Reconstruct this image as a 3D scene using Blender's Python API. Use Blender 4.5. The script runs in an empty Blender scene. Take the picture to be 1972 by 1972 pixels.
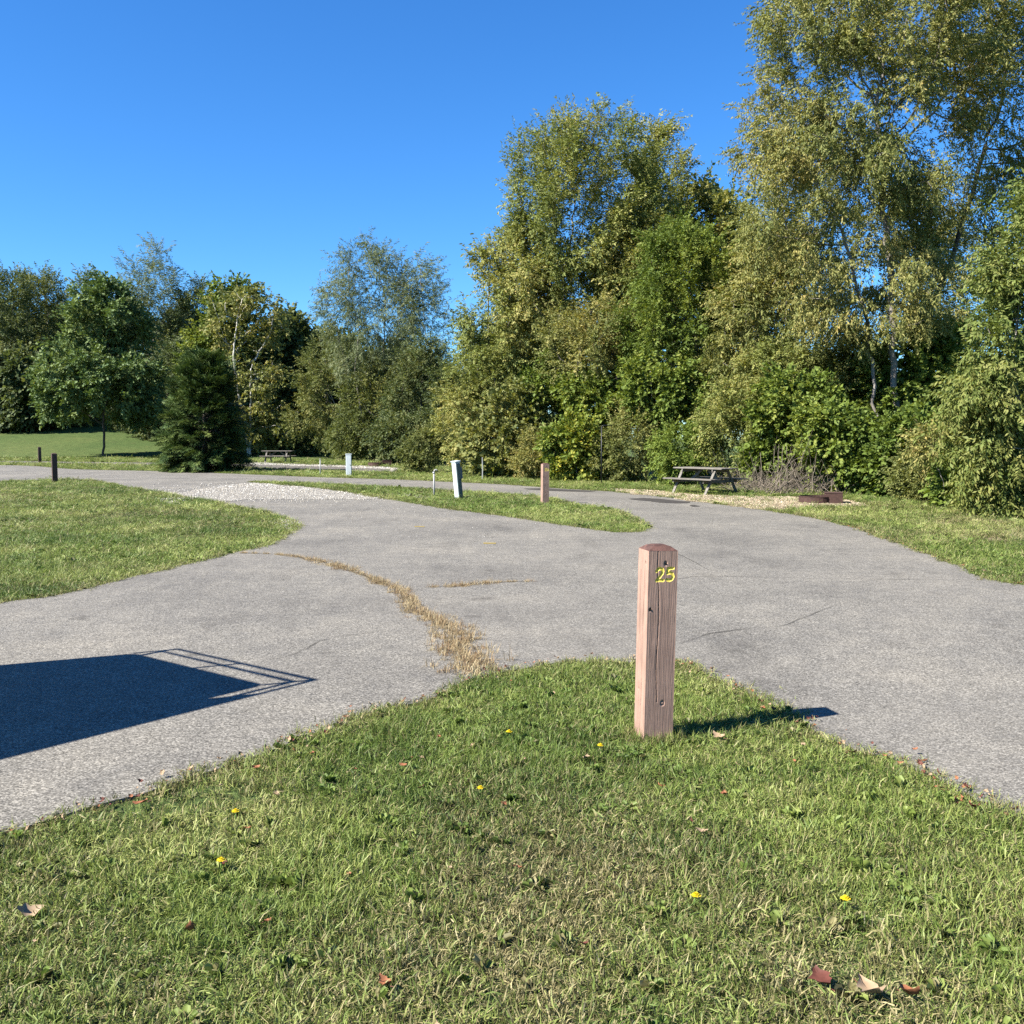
import bpy, bmesh, math, random
import numpy as np
from mathutils import Vector, Matrix, Euler

SC = bpy.context.scene
COL = SC.collection
R = math.radians

# ------------------------------------------------------------------ camera, world, sun, exposure
F, CX, HC, PITCH = 1894.0, 986.0, 1.4, R(4.29)       # focal length and centre in photo pixels, eye height, tilt down
cam_d = bpy.data.cameras.new('camera'); cam = bpy.data.objects.new('camera', cam_d); COL.objects.link(cam)
cam_d.sensor_width = 36; cam_d.lens = 36 * F / 1972; cam_d.clip_start = 0.05; cam_d.clip_end = 3000
cam.location = (0, 0, HC); cam.rotation_euler = (R(90) - PITCH, 0, 0)
SC.camera = cam

SUN_EL, SUN_AZ = 41.5, math.degrees(math.atan2(-.907, -.421))   # azimuth clockwise from +Y
w = bpy.data.worlds.new('World'); SC.world = w; w.use_nodes = True
wn = w.node_tree; wn.nodes.clear()
sky = wn.nodes.new('ShaderNodeTexSky'); sky.sky_type = 'NISHITA'; sky.sun_disc = False
sky.sun_elevation = R(SUN_EL); sky.sun_rotation = R(SUN_AZ); sky.altitude = 300
sky.air_density = 1.0; sky.dust_density = 0.0; sky.ozone_density = 4.0
hs = wn.nodes.new('ShaderNodeHueSaturation'); hs.inputs['Saturation'].default_value = 1.2
tint = wn.nodes.new('ShaderNodeMix'); tint.data_type = 'RGBA'; tint.blend_type = 'MULTIPLY'; tint.inputs[0].default_value = 1; tint.inputs[7].default_value = (.70, 1.06, 1.36, 1)
bg = wn.nodes.new('ShaderNodeBackground'); bg.inputs['Strength'].default_value = 0.05
wo = wn.nodes.new('ShaderNodeOutputWorld')
wn.links.new(sky.outputs[0], hs.inputs['Color']); wn.links.new(hs.outputs[0], tint.inputs[6]); wn.links.new(tint.outputs[2], bg.inputs[0]); wn.links.new(bg.outputs[0], wo.inputs[0])

sd = bpy.data.lights.new('sun', 'SUN'); sun = bpy.data.objects.new('sun', sd); COL.objects.link(sun)
sd.energy = 5.0; sd.angle = R(0.53); sd.color = (1, .955, .88)
sun_to = Vector((math.sin(R(SUN_AZ)) * math.cos(R(SUN_EL)), math.cos(R(SUN_AZ)) * math.cos(R(SUN_EL)), math.sin(R(SUN_EL))))
sun.rotation_euler = (-sun_to).to_track_quat('-Z', 'Y').to_euler(); sun.location = sun_to * 60

SC.view_settings.view_transform = 'Standard'; SC.view_settings.look = 'None'
SC.view_settings.exposure = 1.7; SC.view_settings.gamma = 1.0
SC.render.engine = 'CYCLES'
cy = SC.cycles
cy.max_bounces = 4; cy.diffuse_bounces = 2; cy.glossy_bounces = 1; cy.transmission_bounces = 3; cy.transparent_max_bounces = 4
cy.use_denoising = False; cy.caustics_reflective = False; cy.caustics_refractive = False

# ------------------------------------------------------------------ helpers
def ray(px, py):
    dx, dy = px - CX, py - CX
    c, s = math.cos(PITCH), math.sin(PITCH)
    return dx, F * c - dy * s, -F * s - dy * c
def gp(px, py, z=0.0):                       # pixel -> point on level ground
    dx, dy, dz = ray(px, py); t = (z - HC) / dz
    return dx * t, dy * t
def at(px, py, Y):                           # pixel -> point at distance Y
    dx, dy, dz = ray(px, py); t = Y / dy
    return dx * t, Y, HC + dz * t

rng = np.random.default_rng(7)
def hash2(ix, iy, seed):
    n = (ix.astype(np.int64) * 374761393 + iy.astype(np.int64) * 668265263 + seed * 974634777) & 0x7fffffff
    n = ((n ^ (n >> 13)) * 1274126177) & 0x7fffffff
    n = (n ^ (n >> 16)) & 0xffff
    return n / 65535.0
def vnoise(x, y, seed=0):
    x = np.asarray(x, float); y = np.asarray(y, float)
    ix, iy = np.floor(x), np.floor(y); fx, fy = x - ix, y - iy
    fx = fx * fx * (3 - 2 * fx); fy = fy * fy * (3 - 2 * fy)
    a = hash2(ix, iy, seed); b = hash2(ix + 1, iy, seed); c = hash2(ix, iy + 1, seed); d = hash2(ix + 1, iy + 1, seed)
    return (a * (1 - fx) + b * fx) * (1 - fy) + (c * (1 - fx) + d * fx) * fy
def fbm(x, y, seed=0, o=3):
    v = 0; a = .5; s = 0
    for k in range(o):
        v = v + a * vnoise(np.asarray(x) * 2 ** k, np.asarray(y) * 2 ** k, seed + k); s += a; a *= .5
    return v / s
def sstep(t): t = np.clip(t, 0, 1); return t * t * (3 - 2 * t)

def inpoly(x, y, poly):
    x = np.asarray(x); y = np.asarray(y); inside = np.zeros(x.shape, bool)
    n = len(poly); j = n - 1
    for i in range(n):
        xi, yi = poly[i]; xj, yj = poly[j]
        c = (yi > y) != (yj > y)
        inside ^= c & (x < (xj - xi) * (y - yi) / ((yj - yi) if yj != yi else 1e-9) + xi)
        j = i
    return inside
def polydist(x, y, pts):                     # distance and side to an open polyline
    best = np.full(np.shape(x), 1e9); side = np.zeros(np.shape(x))
    for (ax, ay), (bx, by) in zip(pts[:-1], pts[1:]):
        ux, uy = bx - ax, by - ay; L = ux * ux + uy * uy
        t = np.clip(((x - ax) * ux + (y - ay) * uy) / L, 0, 1)
        d = np.hypot(x - ax - t * ux, y - ay - t * uy)
        cr = ux * (y - ay) - uy * (x - ax)
        m = d < best - 1e-9
        best = np.where(m, d, best); side = np.where(m, np.sign(cr), side)
    return best, side

BANK = [(-14, 60), (-4, 48), (-1, 38.5), (3, 33.5), (5.8, 30.5), (7.4, 27), (8.2, 24), (8.6, 21.5), (8.7, 19), (8.35, 16.6), (8.0, 15), (8.3, 12), (11.5, 8), (18, 4), (60, -6)]
def terrain(x, y):
    x = np.asarray(x, float); y = np.asarray(y, float)
    d, s = polydist(x, y, BANK)
    beyond = np.where(s > 0, d, 0)
    z = -3.2 * (1 - np.exp(-np.maximum(beyond - .15, 0) / 5.5)) * sstep(beyond / .9 + .15) * np.where(y > 34, sstep((55 - y) / 21), 1)
    z = z + 5.0 * sstep((y - 62) / 45) * sstep((-x - 5) / 34)
    return z

def link(o, parent=None):
    COL.objects.link(o)
    if parent: o.parent = parent
    return o
def tag(o, label=None, cat=None, group=None, kind=None):
    if label: o['label'] = label
    if cat: o['category'] = cat
    if group: o['group'] = group
    if kind: o['kind'] = kind
    return o
def empty(name, loc, rz=0, label=None, cat=None, group=None):
    o = bpy.data.objects.new(name, None); o.location = loc; o.rotation_euler = (0, 0, rz); o.empty_display_size = .2
    link(o); return tag(o, label, cat, group)
def mesh_from(name, v, f, mats=(), midx=None, smooth=False):
    me = bpy.data.meshes.new(name); me.from_pydata([tuple(p) for p in v], [], f)
    for m in mats: me.materials.append(m)
    if midx is not None: me.polygons.foreach_set('material_index', np.asarray(midx, dtype=np.int32))
    if smooth: me.polygons.foreach_set('use_smooth', np.ones(len(me.polygons), dtype=bool))
    me.update(); return me
def mobj(name, v, f, mat, parent=None, smooth=False):
    return link(bpy.data.objects.new(name, mesh_from(name, v, f, (mat,), None, smooth)), parent)
def fast_mesh(name, v, f):                   # numpy arrays, all faces with the same corner count
    me = bpy.data.meshes.new(name); v = np.asarray(v, np.float32); f = np.asarray(f, np.int32)
    me.vertices.add(len(v)); me.vertices.foreach_set('co', v.ravel())
    k = f.shape[1]; me.loops.add(f.size); me.loops.foreach_set('vertex_index', f.ravel())
    me.polygons.add(len(f)); me.polygons.foreach_set('loop_start', np.arange(0, f.size, k, dtype=np.int32))
    me.polygons.foreach_set('loop_total', np.full(len(f), k, np.int32)); me.update(calc_edges=True)
    return me

class MB:
    """collects boxes and tubes; build() links them as one mesh object"""
    def __init__(s): s.v = []; s.f = []
    def add(s, v, f):
        n = len(s.v); s.v += [tuple(p) for p in v]; s.f += [tuple(i + n for i in q) for q in f]; return s
    def box(s, c, d, M=None, bev=0.0):
        bm = bmesh.new(); bmesh.ops.create_cube(bm, size=1)
        bmesh.ops.scale(bm, vec=d, verts=bm.verts)
        if bev: bmesh.ops.bevel(bm, geom=bm.edges[:], offset=bev, segments=1, affect='EDGES')
        M = M or Matrix.Identity(4); T = Matrix.Translation(c) @ M
        vs = [T @ q.co for q in bm.verts]; bm.verts.index_update(); fs = [tuple(q.index for q in p.verts) for p in bm.faces]; bm.free()
        return s.add(vs, fs)
    def beam(s, a, b, wd, th, up=(0, 0, 1), bev=0.004):      # a board from a to b
        a, b = Vector(a), Vector(b); x = (b - a); L = x.length; x.normalize()
        z = Vector(up); y = z.cross(x).normalized(); z = x.cross(y)
        M = Matrix((x, y, z)).transposed().to_4x4()
        return s.box((a + b) / 2, (L, wd, th), M, bev)
    def tube(s, pts, rad, n=8, cap=True):
        pts = [Vector(p) for p in pts]; rad = rad if hasattr(rad, '__len__') else [rad] * len(pts)
        vs = []; fs = []; up = Vector((0, 0, 1))
        for i, p in enumerate(pts):
            t = (pts[min(i + 1, len(pts) - 1)] - pts[max(i - 1, 0)]).normalized()
            a = t.cross(up if abs(t.z) < .95 else Vector((1, 0, 0))).normalized(); b = t.cross(a)
            for k in range(n):
                th = 2 * math.pi * k / n; vs.append(p + (a * math.cos(th) + b * math.sin(th)) * rad[i])
        for i in range(len(pts) - 1):
            for k in range(n):
                k2 = (k + 1) % n; fs.append((i * n + k, i * n + k2, (i + 1) * n + k2, (i + 1) * n + k))
        if cap: fs += [tuple(range(n))[::-1], tuple((len(pts) - 1) * n + k for k in range(n))]
        return s.add(vs, fs)
    def build(s, name, mat, parent=None, smooth=False): return mobj(name, s.v, s.f, mat, parent, smooth)

# ------------------------------------------------------------------ materials
class NT:
    def __init__(s, name):
        s.m = bpy.data.materials.new(name); s.m.use_nodes = True; s.t = s.m.node_tree; s.t.nodes.clear()
        s.out = s.t.nodes.new('ShaderNodeOutputMaterial')
    def n(s, typ, **kw):
        nd = s.t.nodes.new('ShaderNode' + typ)
        for k, v in kw.items():
            if k[0] == '_': nd.inputs[k[1:].replace('_', ' ')].default_value = v
            else: setattr(nd, k, v)
        return nd
    def l(s, a, b): s.t.links.new(a, b)
    def coord(s, scale=(1, 1, 1), src='Object'):
        tc = s.n('TexCoord'); mp = s.n('Mapping'); mp.inputs['Scale'].default_value = scale; s.l(tc.outputs[src], mp.inputs['Vector']); return mp.outputs[0]
    def noise(s, vec, scale, detail=4, rough=.55):
        nd = s.n('TexNoise'); nd.inputs['Scale'].default_value = scale; nd.inputs['Detail'].default_value = detail; nd.inputs['Roughness'].default_value = rough
        s.l(vec, nd.inputs['Vector']); return nd.outputs['Fac']
    def ramp(s, fac, stops, interp='LINEAR'):
        nd = s.n('ValToRGB'); cr = nd.color_ramp; cr.interpolation = interp
        while len(cr.elements) < len(stops): cr.elements.new(.5)
        for e, (p, c) in zip(cr.elements, stops): e.position = p; e.color = (*c, 1) if len(c) == 3 else c
        s.l(fac, nd.inputs['Fac']); return nd.outputs['Color']
    def mix(s, a, b, fac, mode='MIX'):
        nd = s.n('Mix', data_type='RGBA', blend_type=mode)
        for v, k in ((fac, 0), (a, 6), (b, 7)):
            if hasattr(v, 'links'): s.l(v, nd.inputs[k])
            else: nd.inputs[k].default_value = v if k == 0 else (*v, 1)
        return nd.outputs[2]
    def math(s, op, a, b=0.0, clamp=False):
        nd = s.n('Math', operation=op, use_clamp=clamp)
        for v, k in ((a, 0), (b, 1)):
            if hasattr(v, 'links'): s.l(v, nd.inputs[k])
            else: nd.inputs[k].default_value = v
        return nd.outputs[0]
    def bump(s, h, strength=.3, dist=.01):
        nd = s.n('Bump'); nd.inputs['Strength'].default_value = strength; nd.inputs['Distance'].default_value = dist; s.l(h, nd.inputs['Height']); return nd.outputs[0]
    def bsdf(s, col, rough=.8, spec=.3, normal=None, metal=0.0):
        b = s.n('BsdfPrincipled')
        if hasattr(col, 'links'): s.l(col, b.inputs['Base Color'])
        else: b.inputs['Base Color'].default_value = (*col, 1)
        if hasattr(rough, 'links'): s.l(rough, b.inputs['Roughness'])
        else: b.inputs['Roughness'].default_value = rough
        b.inputs['Specular IOR Level'].default_value = spec; b.inputs['Metallic'].default_value = metal
        if normal: s.l(normal, b.inputs['Normal'])
        s.l(b.outputs[0], s.out.inputs['Surface']); return b

def mat_asphalt():
    t = NT('asphalt'); v = t.coord()
    ag = t.n('TexVoronoi'); ag.inputs['Scale'].default_value = 140; t.l(v, ag.inputs['Vector'])
    sep = t.n('SeparateColor'); t.l(ag.outputs['Color'], sep.inputs[0])
    stones = t.ramp(sep.outputs[0], [(0, (.038, .035, .029)), (.35, (.112, .104, .089)), (.7, (.164, .153, .131)), (1, (.31, .29, .25))])
    fine = t.noise(v, 320, 2, .7)
    col = t.mix(stones, (.126, .1175, .101), t.math('MULTIPLY', fine, .35))
    big = t.noise(v, .55, 5, .6)
    col = t.mix(col, t.ramp(big, [(.28, (.74, .74, .75)), (.5, (1, 1, 1)), (.74, (1.24, 1.22, 1.18))]), 1.0, 'MULTIPLY')
    mid = t.noise(v, 4.5, 4, .65)
    col = t.mix(col, t.ramp(mid, [(.3, (.84, .84, .85)), (.7, (1.12, 1.11, 1.09))]), 1.0, 'MULTIPLY')
    dust = t.noise(v, .23, 4, .6)
    col = t.mix(col, (.17, .155, .13), t.ramp(dust, [(.48, (0, 0, 0)), (.75, (.45, .45, .45))]))
    vs = t.coord((1.0, .35, 1)); streak = t.noise(vs, 1.6, 5, .7)
    col = t.mix(col, t.ramp(streak, [(.30, (.78, .775, .77)), (.46, (1, 1, 1)), (1, (1.06, 1.05, 1.03))]), 1.0, 'MULTIPLY')
    blot = t.noise(v, 2.3, 2, .4)
    col = t.mix(col, t.ramp(blot, [(.20, (.62, .61, .60)), (.30, (1, 1, 1))]), 1.0, 'MULTIPLY')
    h = t.math('ADD', t.math('MULTIPLY', sep.outputs[1], .6), t.math('MULTIPLY', fine, .6))
    t.bsdf(col, .88, .25, t.bump(h, .55, .004)); return t.m
def mat_ground():
    t = NT('lawn_soil'); v = t.coord()
    a = t.noise(v, 1.1, 5, .65); b = t.noise(v, 30, 4, .7); c = t.noise(v, .12, 3, .5)
    col = t.ramp(b, [(.25, (.028, .040, .014)), (.5, (.070, .096, .032)), (.75, (.122, .150, .054))])
    col = t.mix(col, t.ramp(b, [(.3, (.07, .06, .028)), (.7, (.19, .16, .075))]), t.ramp(a, [(.55, (0, 0, 0)), (.8, (.5, .5, .5))]))
    col = t.mix(col, t.ramp(c, [(.35, (.8, .9, .8)), (.65, (1.12, 1.08, 1.0))]), 1.0, 'MULTIPLY')
    e = t.noise(v, 2.4, 4, .7); col = t.mix(col, t.ramp(e, [(.3, (.72, .76, .72)), (.7, (1.25, 1.2, 1.2))]), 1.0, 'MULTIPLY')
    t.bsdf(col, .95, .1, t.bump(b, .8, .05)); return t.m
def mat_gravel(name, lo, hi):
    t = NT(name); v = t.coord()
    ag = t.n('TexVoronoi'); ag.inputs['Scale'].default_value = 34; t.l(v, ag.inputs['Vector'])
    sep = t.n('SeparateColor'); t.l(ag.outputs['Color'], sep.inputs[0])
    col = t.ramp(sep.outputs[0], [(0, lo), (1, hi)])
    col = t.mix(col, t.ramp(t.noise(v, 1.7, 4, .6), [(.3, (.72, .70, .66)), (.65, (1.05, 1.04, 1.02))]), 1.0, 'MULTIPLY')
    t.bsdf(col, .92, .2, t.bump(sep.outputs[1], .8, .02)); return t.m
def mat_plain(name, col, rough=.7, spec=.3, var=.15, scale=12, metal=0.0, bump=.0):
    t = NT(name); v = t.coord(); nz = t.noise(v, scale, 5, .65)
    c = t.mix(col, t.ramp(nz, [(.3, (1 - var,) * 3), (.7, (1 + var,) * 3)]), 1.0, 'MULTIPLY')
    t.bsdf(c, rough, spec, t.bump(nz, bump, .01) if bump else None, metal); return t.m
def mat_wood(name, base, dark, grain=(60, 60, 2.2), rough=.75, scale=1.0):
    t = NT(name); v = t.coord(grain); g = t.noise(v, scale, 6, .62); v2 = t.coord(); b = t.noise(v2, 7, 4, .6)
    v3 = t.coord(tuple(k * 4 for k in grain)); fine = t.noise(v3, scale, 3, .6)
    c = t.mix(dark, base, t.ramp(g, [(.34, (0, 0, 0)), (.60, (1, 1, 1))]))
    c = t.mix(c, t.ramp(b, [(.3, (.80, .80, .80)), (.7, (1.13, 1.13, 1.13))]), 1.0, 'MULTIPLY')
    c = t.mix(c, t.ramp(fine, [(.35, (.87, .86, .85)), (.6, (1.04, 1.04, 1.04))]), 1.0, 'MULTIPLY')
    t.bsdf(c, rough, .25, t.bump(t.math('ADD', g, fine), .4, .004)); return t.m
def mat_leaf(name, stops, trans=.28, rough=.62, spec=.18):
    t = NT(name)
    a = t.n('Attribute', attribute_type='INSTANCER', attribute_name='tint'); b = t.n('Attribute', attribute_type='GEOMETRY', attribute_name='lv')
    fac = t.math('ADD', t.math('MULTIPLY', a.outputs['Fac'], .68), t.math('MULTIPLY', b.outputs['Fac'], .32), True)
    col = t.ramp(fac, stops)
    p = t.bsdf(col, rough, spec)
    tr = t.n('BsdfTranslucent'); t.l(t.mix(col, (1.25, 1.2, .55), 1.0, 'MULTIPLY'), tr.inputs['Color'])
    mx = t.n('MixShader'); mx.inputs[0].default_value = trans; t.l(p.outputs[0], mx.inputs[1]); t.l(tr.outputs[0], mx.inputs[2]); t.l(mx.outputs[0], t.out.inputs['Surface'])
    return t.m
def mat_grass():
    t = NT('grass_blade')
    a = t.n('Attribute', attribute_type='INSTANCER', attribute_name='tint'); d = t.n('Attribute', attribute_type='INSTANCER', attribute_name='dry')
    b = t.n('Attribute', attribute_type='GEOMETRY', attribute_name='lv')
    g = t.ramp(t.math('ADD', t.math('MULTIPLY', a.outputs['Fac'], .55), t.math('MULTIPLY', b.outputs['Fac'], .45)),
               [(0, (.028, .060, .011)), (.4, (.105, .160, .028)), (.7, (.200, .245, .055)), (1, (.40, .40, .15))])
    dr = t.ramp(b.outputs['Fac'], [(0, (.055, .048, .020)), (.45, (.165, .145, .062)), (1, (.42, .35, .18))])
    k = t.math('LESS_THAN', t.math('FRACT', t.math('MULTIPLY', b.outputs['Fac'], 7.13)), d.outputs['Fac'])
    k2 = t.math('ADD', t.math('MULTIPLY', k, .8), t.math('MULTIPLY', d.outputs['Fac'], .15), True)
    col = t.mix(g, dr, k2)
    p = t.bsdf(col, .55, .3)
    tr = t.n('BsdfTranslucent'); t.l(col, tr.inputs['Color'])
    mx = t.n('MixShader'); mx.inputs[0].default_value = .3; t.l(p.outputs[0], mx.inputs[1]); t.l(tr.outputs[0], mx.inputs[2]); t.l(mx.outputs[0], t.out.inputs['Surface'])
    return t.m
def mat_bark(name, a, b):
    t = NT(name); v = t.coord((1, 1, .25)); g = t.noise(v, 9, 5, .65)
    t.bsdf(t.ramp(g, [(.3, a), (.7, b)]), .9, .15, t.bump(g, .6, .03)); return t.m

M = {}
M['asphalt'] = mat_asphalt(); M['ground'] = mat_ground(); M['grass'] = mat_grass()
M['gravel'] = mat_gravel('pale_gravel', (.13, .12, .104), (.26, .245, .215))
M['chips'] = mat_gravel('tan_gravel', (.085, .070, .042), (.27, .22, .145))
M['dirtpad'] = mat_gravel('packed_gravel', (0.084, 0.0756, 0.0651), (0.1764, 0.1617, 0.1428))
M['crack'] = mat_plain('crack_dark', (0.0084, 0.00756, 0.00672), .95, .1)
M['dark_patch'] = mat_plain('dark_brown_patch', (0.0399, 0.03486, 0.0294), .8, .3, .3, 6)
M['paint'] = mat_plain('worn_yellow_paint', (0.231, 0.1764, 0.0588), .8, .2, .3, 40)
M['post'] = mat_wood('stained_post_wood', (.315, .205, .155), (.250, .158, .120))
M['digit'] = mat_plain('yellow_digit_paint', (.66, .50, .085), .6, .3, .10, 90)
M['endgrain'] = mat_wood('end_grain', (0.1092, 0.0546, 0.042), (0.0546, 0.0294, 0.0231), (30, 30, 30))
M['darkpost'] = mat_wood('dark_post_wood', (0.084, 0.0546, 0.042), (0.0462, 0.0294, 0.0231))
M['oldwood'] = mat_wood('weathered_grey_wood', (.175, .16, .134), (.10, .09, .074), (2.0, 45, 45))
M['metalbox'] = mat_plain('pale_grey_enamel', (.46, .50, .50), .5, .4, .05, 5)
M['metaldoor'] = mat_plain('grey_green_enamel', (.085, .105, .095), .55, .4, .08, 9)
M['outlet'] = mat_plain('blue_grey_cover', (0.0672, 0.0924, 0.126), .5, .4, .08, 9)
M['pipe'] = mat_plain('pale_pipe', (0.2604, 0.2604, 0.2436), .5, .4, .12, 20)
M['blackmetal'] = mat_plain('black_metal', (0.0105, 0.01092, 0.01176), .5, .4, .2, 30)
M['rust'] = mat_plain('rusty_steel', (0.0525, 0.0273, 0.021), .8, .3, .35, 14, 0, .3)
M['ash'] = mat_plain('ash', (0.0504, 0.0483, 0.0462), .95, .1, .4, 20)
M['stone'] = mat_plain('limestone', (0.21, 0.1932, 0.1596), .9, .2, .25, 14, 0, .5)
def mat_straw():
    t = NT('straw'); a = t.n('Attribute', attribute_type='INSTANCER', attribute_name='tint'); b = t.n('Attribute', attribute_type='GEOMETRY', attribute_name='lv')
    col = t.ramp(t.math('ADD', t.math('MULTIPLY', a.outputs['Fac'], .4), t.math('MULTIPLY', b.outputs['Fac'], .6)), [(0, (.15, .075, .045)), (.3, (.26, .18, .095)), (.7, (.40, .32, .18)), (1, (.52, .45, .28))])
    p = t.bsdf(col, .6, .2); tr = t.n('BsdfTranslucent'); t.l(col, tr.inputs['Color']); mx = t.n('MixShader'); mx.inputs[0].default_value = .35; t.l(p.outputs[0], mx.inputs[1]); t.l(tr.outputs[0], mx.inputs[2]); t.l(mx.outputs[0], t.out.inputs['Surface']); return t.m
M['straw'] = mat_straw()
M['bark_dark'] = mat_bark('dark_bark', (.035, .030, .025), (.11, .095, .08))
M['bark_grey'] = mat_bark('grey_bark', (.09, .08, .068), (.26, .235, .20))
M['bark_pale'] = mat_bark('pale_bark', (.24, .22, .185), (.56, .53, .46))
M['twig'] = mat_bark('dead_twig', (.07, .056, .041), (.24, .20, .155))
M['olive'] = mat_leaf('olive_leaf', [(0, (0.075, 0.0991, 0.0292)), (.45, (0.181, 0.191, 0.0583)), (.8, (0.3, 0.262, 0.0874)), (1, (0.425, 0.266, 0.0897))])
M['gold'] = mat_leaf('yellow_green_leaf', [(0, (0.0782, 0.109, 0.0297)), (.4, (0.182, 0.206, 0.056)), (.8, (0.304, 0.275, 0.089)), (1, (0.486, 0.32, 0.107))])
M['green'] = mat_leaf('green_leaf', [(0, (0.0523, 0.0867, 0.0175)), (.5, (0.134, 0.178, 0.0325)), (1, (0.275, 0.274, 0.0625))])
M['lime'] = mat_leaf('lime_leaf', [(0, (0.0627, 0.106, 0.0192)), (.5, (0.142, 0.19, 0.0336)), (1, (0.274, 0.285, 0.06))])
M['limeolive'] = mat_leaf('lime_olive_leaf', [(0, (0.0497, 0.0787, 0.018)), (.45, (0.124, 0.157, 0.0378)), (.8, (0.203, 0.207, 0.0594)), (1, (0.282, 0.224, 0.063))])
M['yellow'] = mat_leaf('yellow_leaf', [(0, (0.0621, 0.104, 0.0186)), (.5, (0.145, 0.186, 0.0311)), (.72, (0.269, 0.258, 0.0363)), (1, (0.569, 0.373, 0.0363))])
M['oak'] = mat_leaf('oak_leaf', [(0, (0.0499, 0.0905, 0.0281)), (.5, (0.122, 0.172, 0.0562)), (1, (0.25, 0.289, 0.109))], .2, .6, .2)
M['dark'] = mat_leaf('dark_leaf', [(0, (0.0343, 0.0533, 0.0229)), (.5, (0.0914, 0.118, 0.0419)), (1, (0.209, 0.2, 0.08))])
M['greyleaf'] = mat_leaf('grey_green_leaf', [(0, (0.0644, 0.0858, 0.04)), (.5, (0.136, 0.165, 0.0786)), (1, (0.243, 0.237, 0.122))])
M['brownleaf'] = mat_leaf('brown_olive_leaf', [(0, (0.0552, 0.0744, 0.0228)), (.5, (0.126, 0.146, 0.0432)), (1, (0.246, 0.216, 0.0744))])
M['spruce'] = mat_leaf('spruce_needle', [(0, (0.0227, 0.0454, 0.0146)), (.5, (0.0583, 0.0972, 0.0259)), (1, (0.154, 0.186, 0.0454))], .1, .6, .2)
M['fallen'] = mat_plain('fallen_leaf_orange', (.22, .085, .038), .7, .3, .35, 30)
M['fallen_tan'] = mat_plain('fallen_leaf_tan', (.27, .19, .115), .7, .3, .25, 30)
M['fallen_red'] = mat_plain('fallen_leaf_red_brown', (.09, .028, .018), .7, .3, .35, 30)
M['petal'] = mat_plain('yellow_petal', (.62, .46, .012), .6, .2, .1, 90)
M['stem'] = mat_plain('green_stem', (.10, .18, .04), .6, .2)
M['white_paint'] = mat_plain('white_panel_paint', (.72, .73, .74), .35, .5, .03, 4)
M['rubber'] = mat_plain('tyre_rubber', (.02, .02, .02), .85, .2)
M['steel'] = mat_plain('galvanised_steel', (.42, .43, .44), .45, .5, .1, 20, .6)

# ------------------------------------------------------------------ scatter set-up (grass, leaves, stones)
def source(name, me, mat):
    me.materials.append(mat); return bpy.data.objects.new(name, me)       # not linked: only feeds the scatter
def scatter_group(name, sources):
    ng = bpy.data.node_groups.new(name, 'GeometryNodeTree')
    ng.interface.new_socket('Geometry', in_out='INPUT', socket_type='NodeSocketGeometry'); ng.interface.new_socket('Geometry', in_out='OUTPUT', socket_type='NodeSocketGeometry')
    N = ng.nodes; L = ng.links; gi = N.new('NodeGroupInput'); go = N.new('NodeGroupOutput')
    iop = N.new('GeometryNodeInstanceOnPoints'); join = N.new('GeometryNodeJoinGeometry')
    for s in sources[::-1]:                   # the join lists its inputs last to first
        oi = N.new('GeometryNodeObjectInfo'); oi.inputs['Object'].default_value = s; oi.inputs['As Instance'].default_value = False
        g2 = N.new('GeometryNodeGeometryToInstance'); L.new(oi.outputs['Geometry'], g2.inputs[0]); L.new(g2.outputs[0], join.inputs[0])
    def attr(nm, typ):
        a = N.new('GeometryNodeInputNamedAttribute'); a.data_type = typ; a.inputs['Name'].default_value = nm; return a.outputs['Attribute']
    e2r = N.new('FunctionNodeEulerToRotation'); L.new(attr('rot', 'FLOAT_VECTOR'), e2r.inputs[0])
    L.new(gi.outputs[0], iop.inputs['Points']); L.new(join.outputs[0], iop.inputs['Instance']); iop.inputs['Pick Instance'].default_value = True
    L.new(attr('idx', 'INT'), iop.inputs['Instance Index']); L.new(e2r.outputs[0], iop.inputs['Rotation']); L.new(attr('scl', 'FLOAT_VECTOR'), iop.inputs['Scale'])
    L.new(iop.outputs[0], go.inputs[0]); return ng
def scatter(name, pts, rot, scl, idx, ng, tint=None, dry=None, parent=None, mat=None):
    n = len(pts); me = bpy.data.meshes.new(name); me.vertices.add(n); me.vertices.foreach_set('co', np.asarray(pts, np.float32).ravel())
    if np.ndim(scl) == 1: scl = np.repeat(np.asarray(scl)[:, None], 3, 1)
    for nm, typ, arr, key in (('rot', 'FLOAT_VECTOR', rot, 'vector'), ('scl', 'FLOAT_VECTOR', scl, 'vector'), ('idx', 'INT', idx, 'value'), ('tint', 'FLOAT', tint, 'value'), ('dry', 'FLOAT', dry, 'value')):
        if arr is None: continue
        a = me.attributes.new(nm, typ, 'POINT'); a.data.foreach_set(key, np.asarray(arr, np.int32 if typ == 'INT' else np.float32).ravel())
    if mat: me.materials.append(mat)
    o = bpy.data.objects.new(name, me); md = o.modifiers.new('scatter', 'NODES'); md.node_group = ng
    o['kind'] = 'stuff'
    return link(o, parent)

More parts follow.
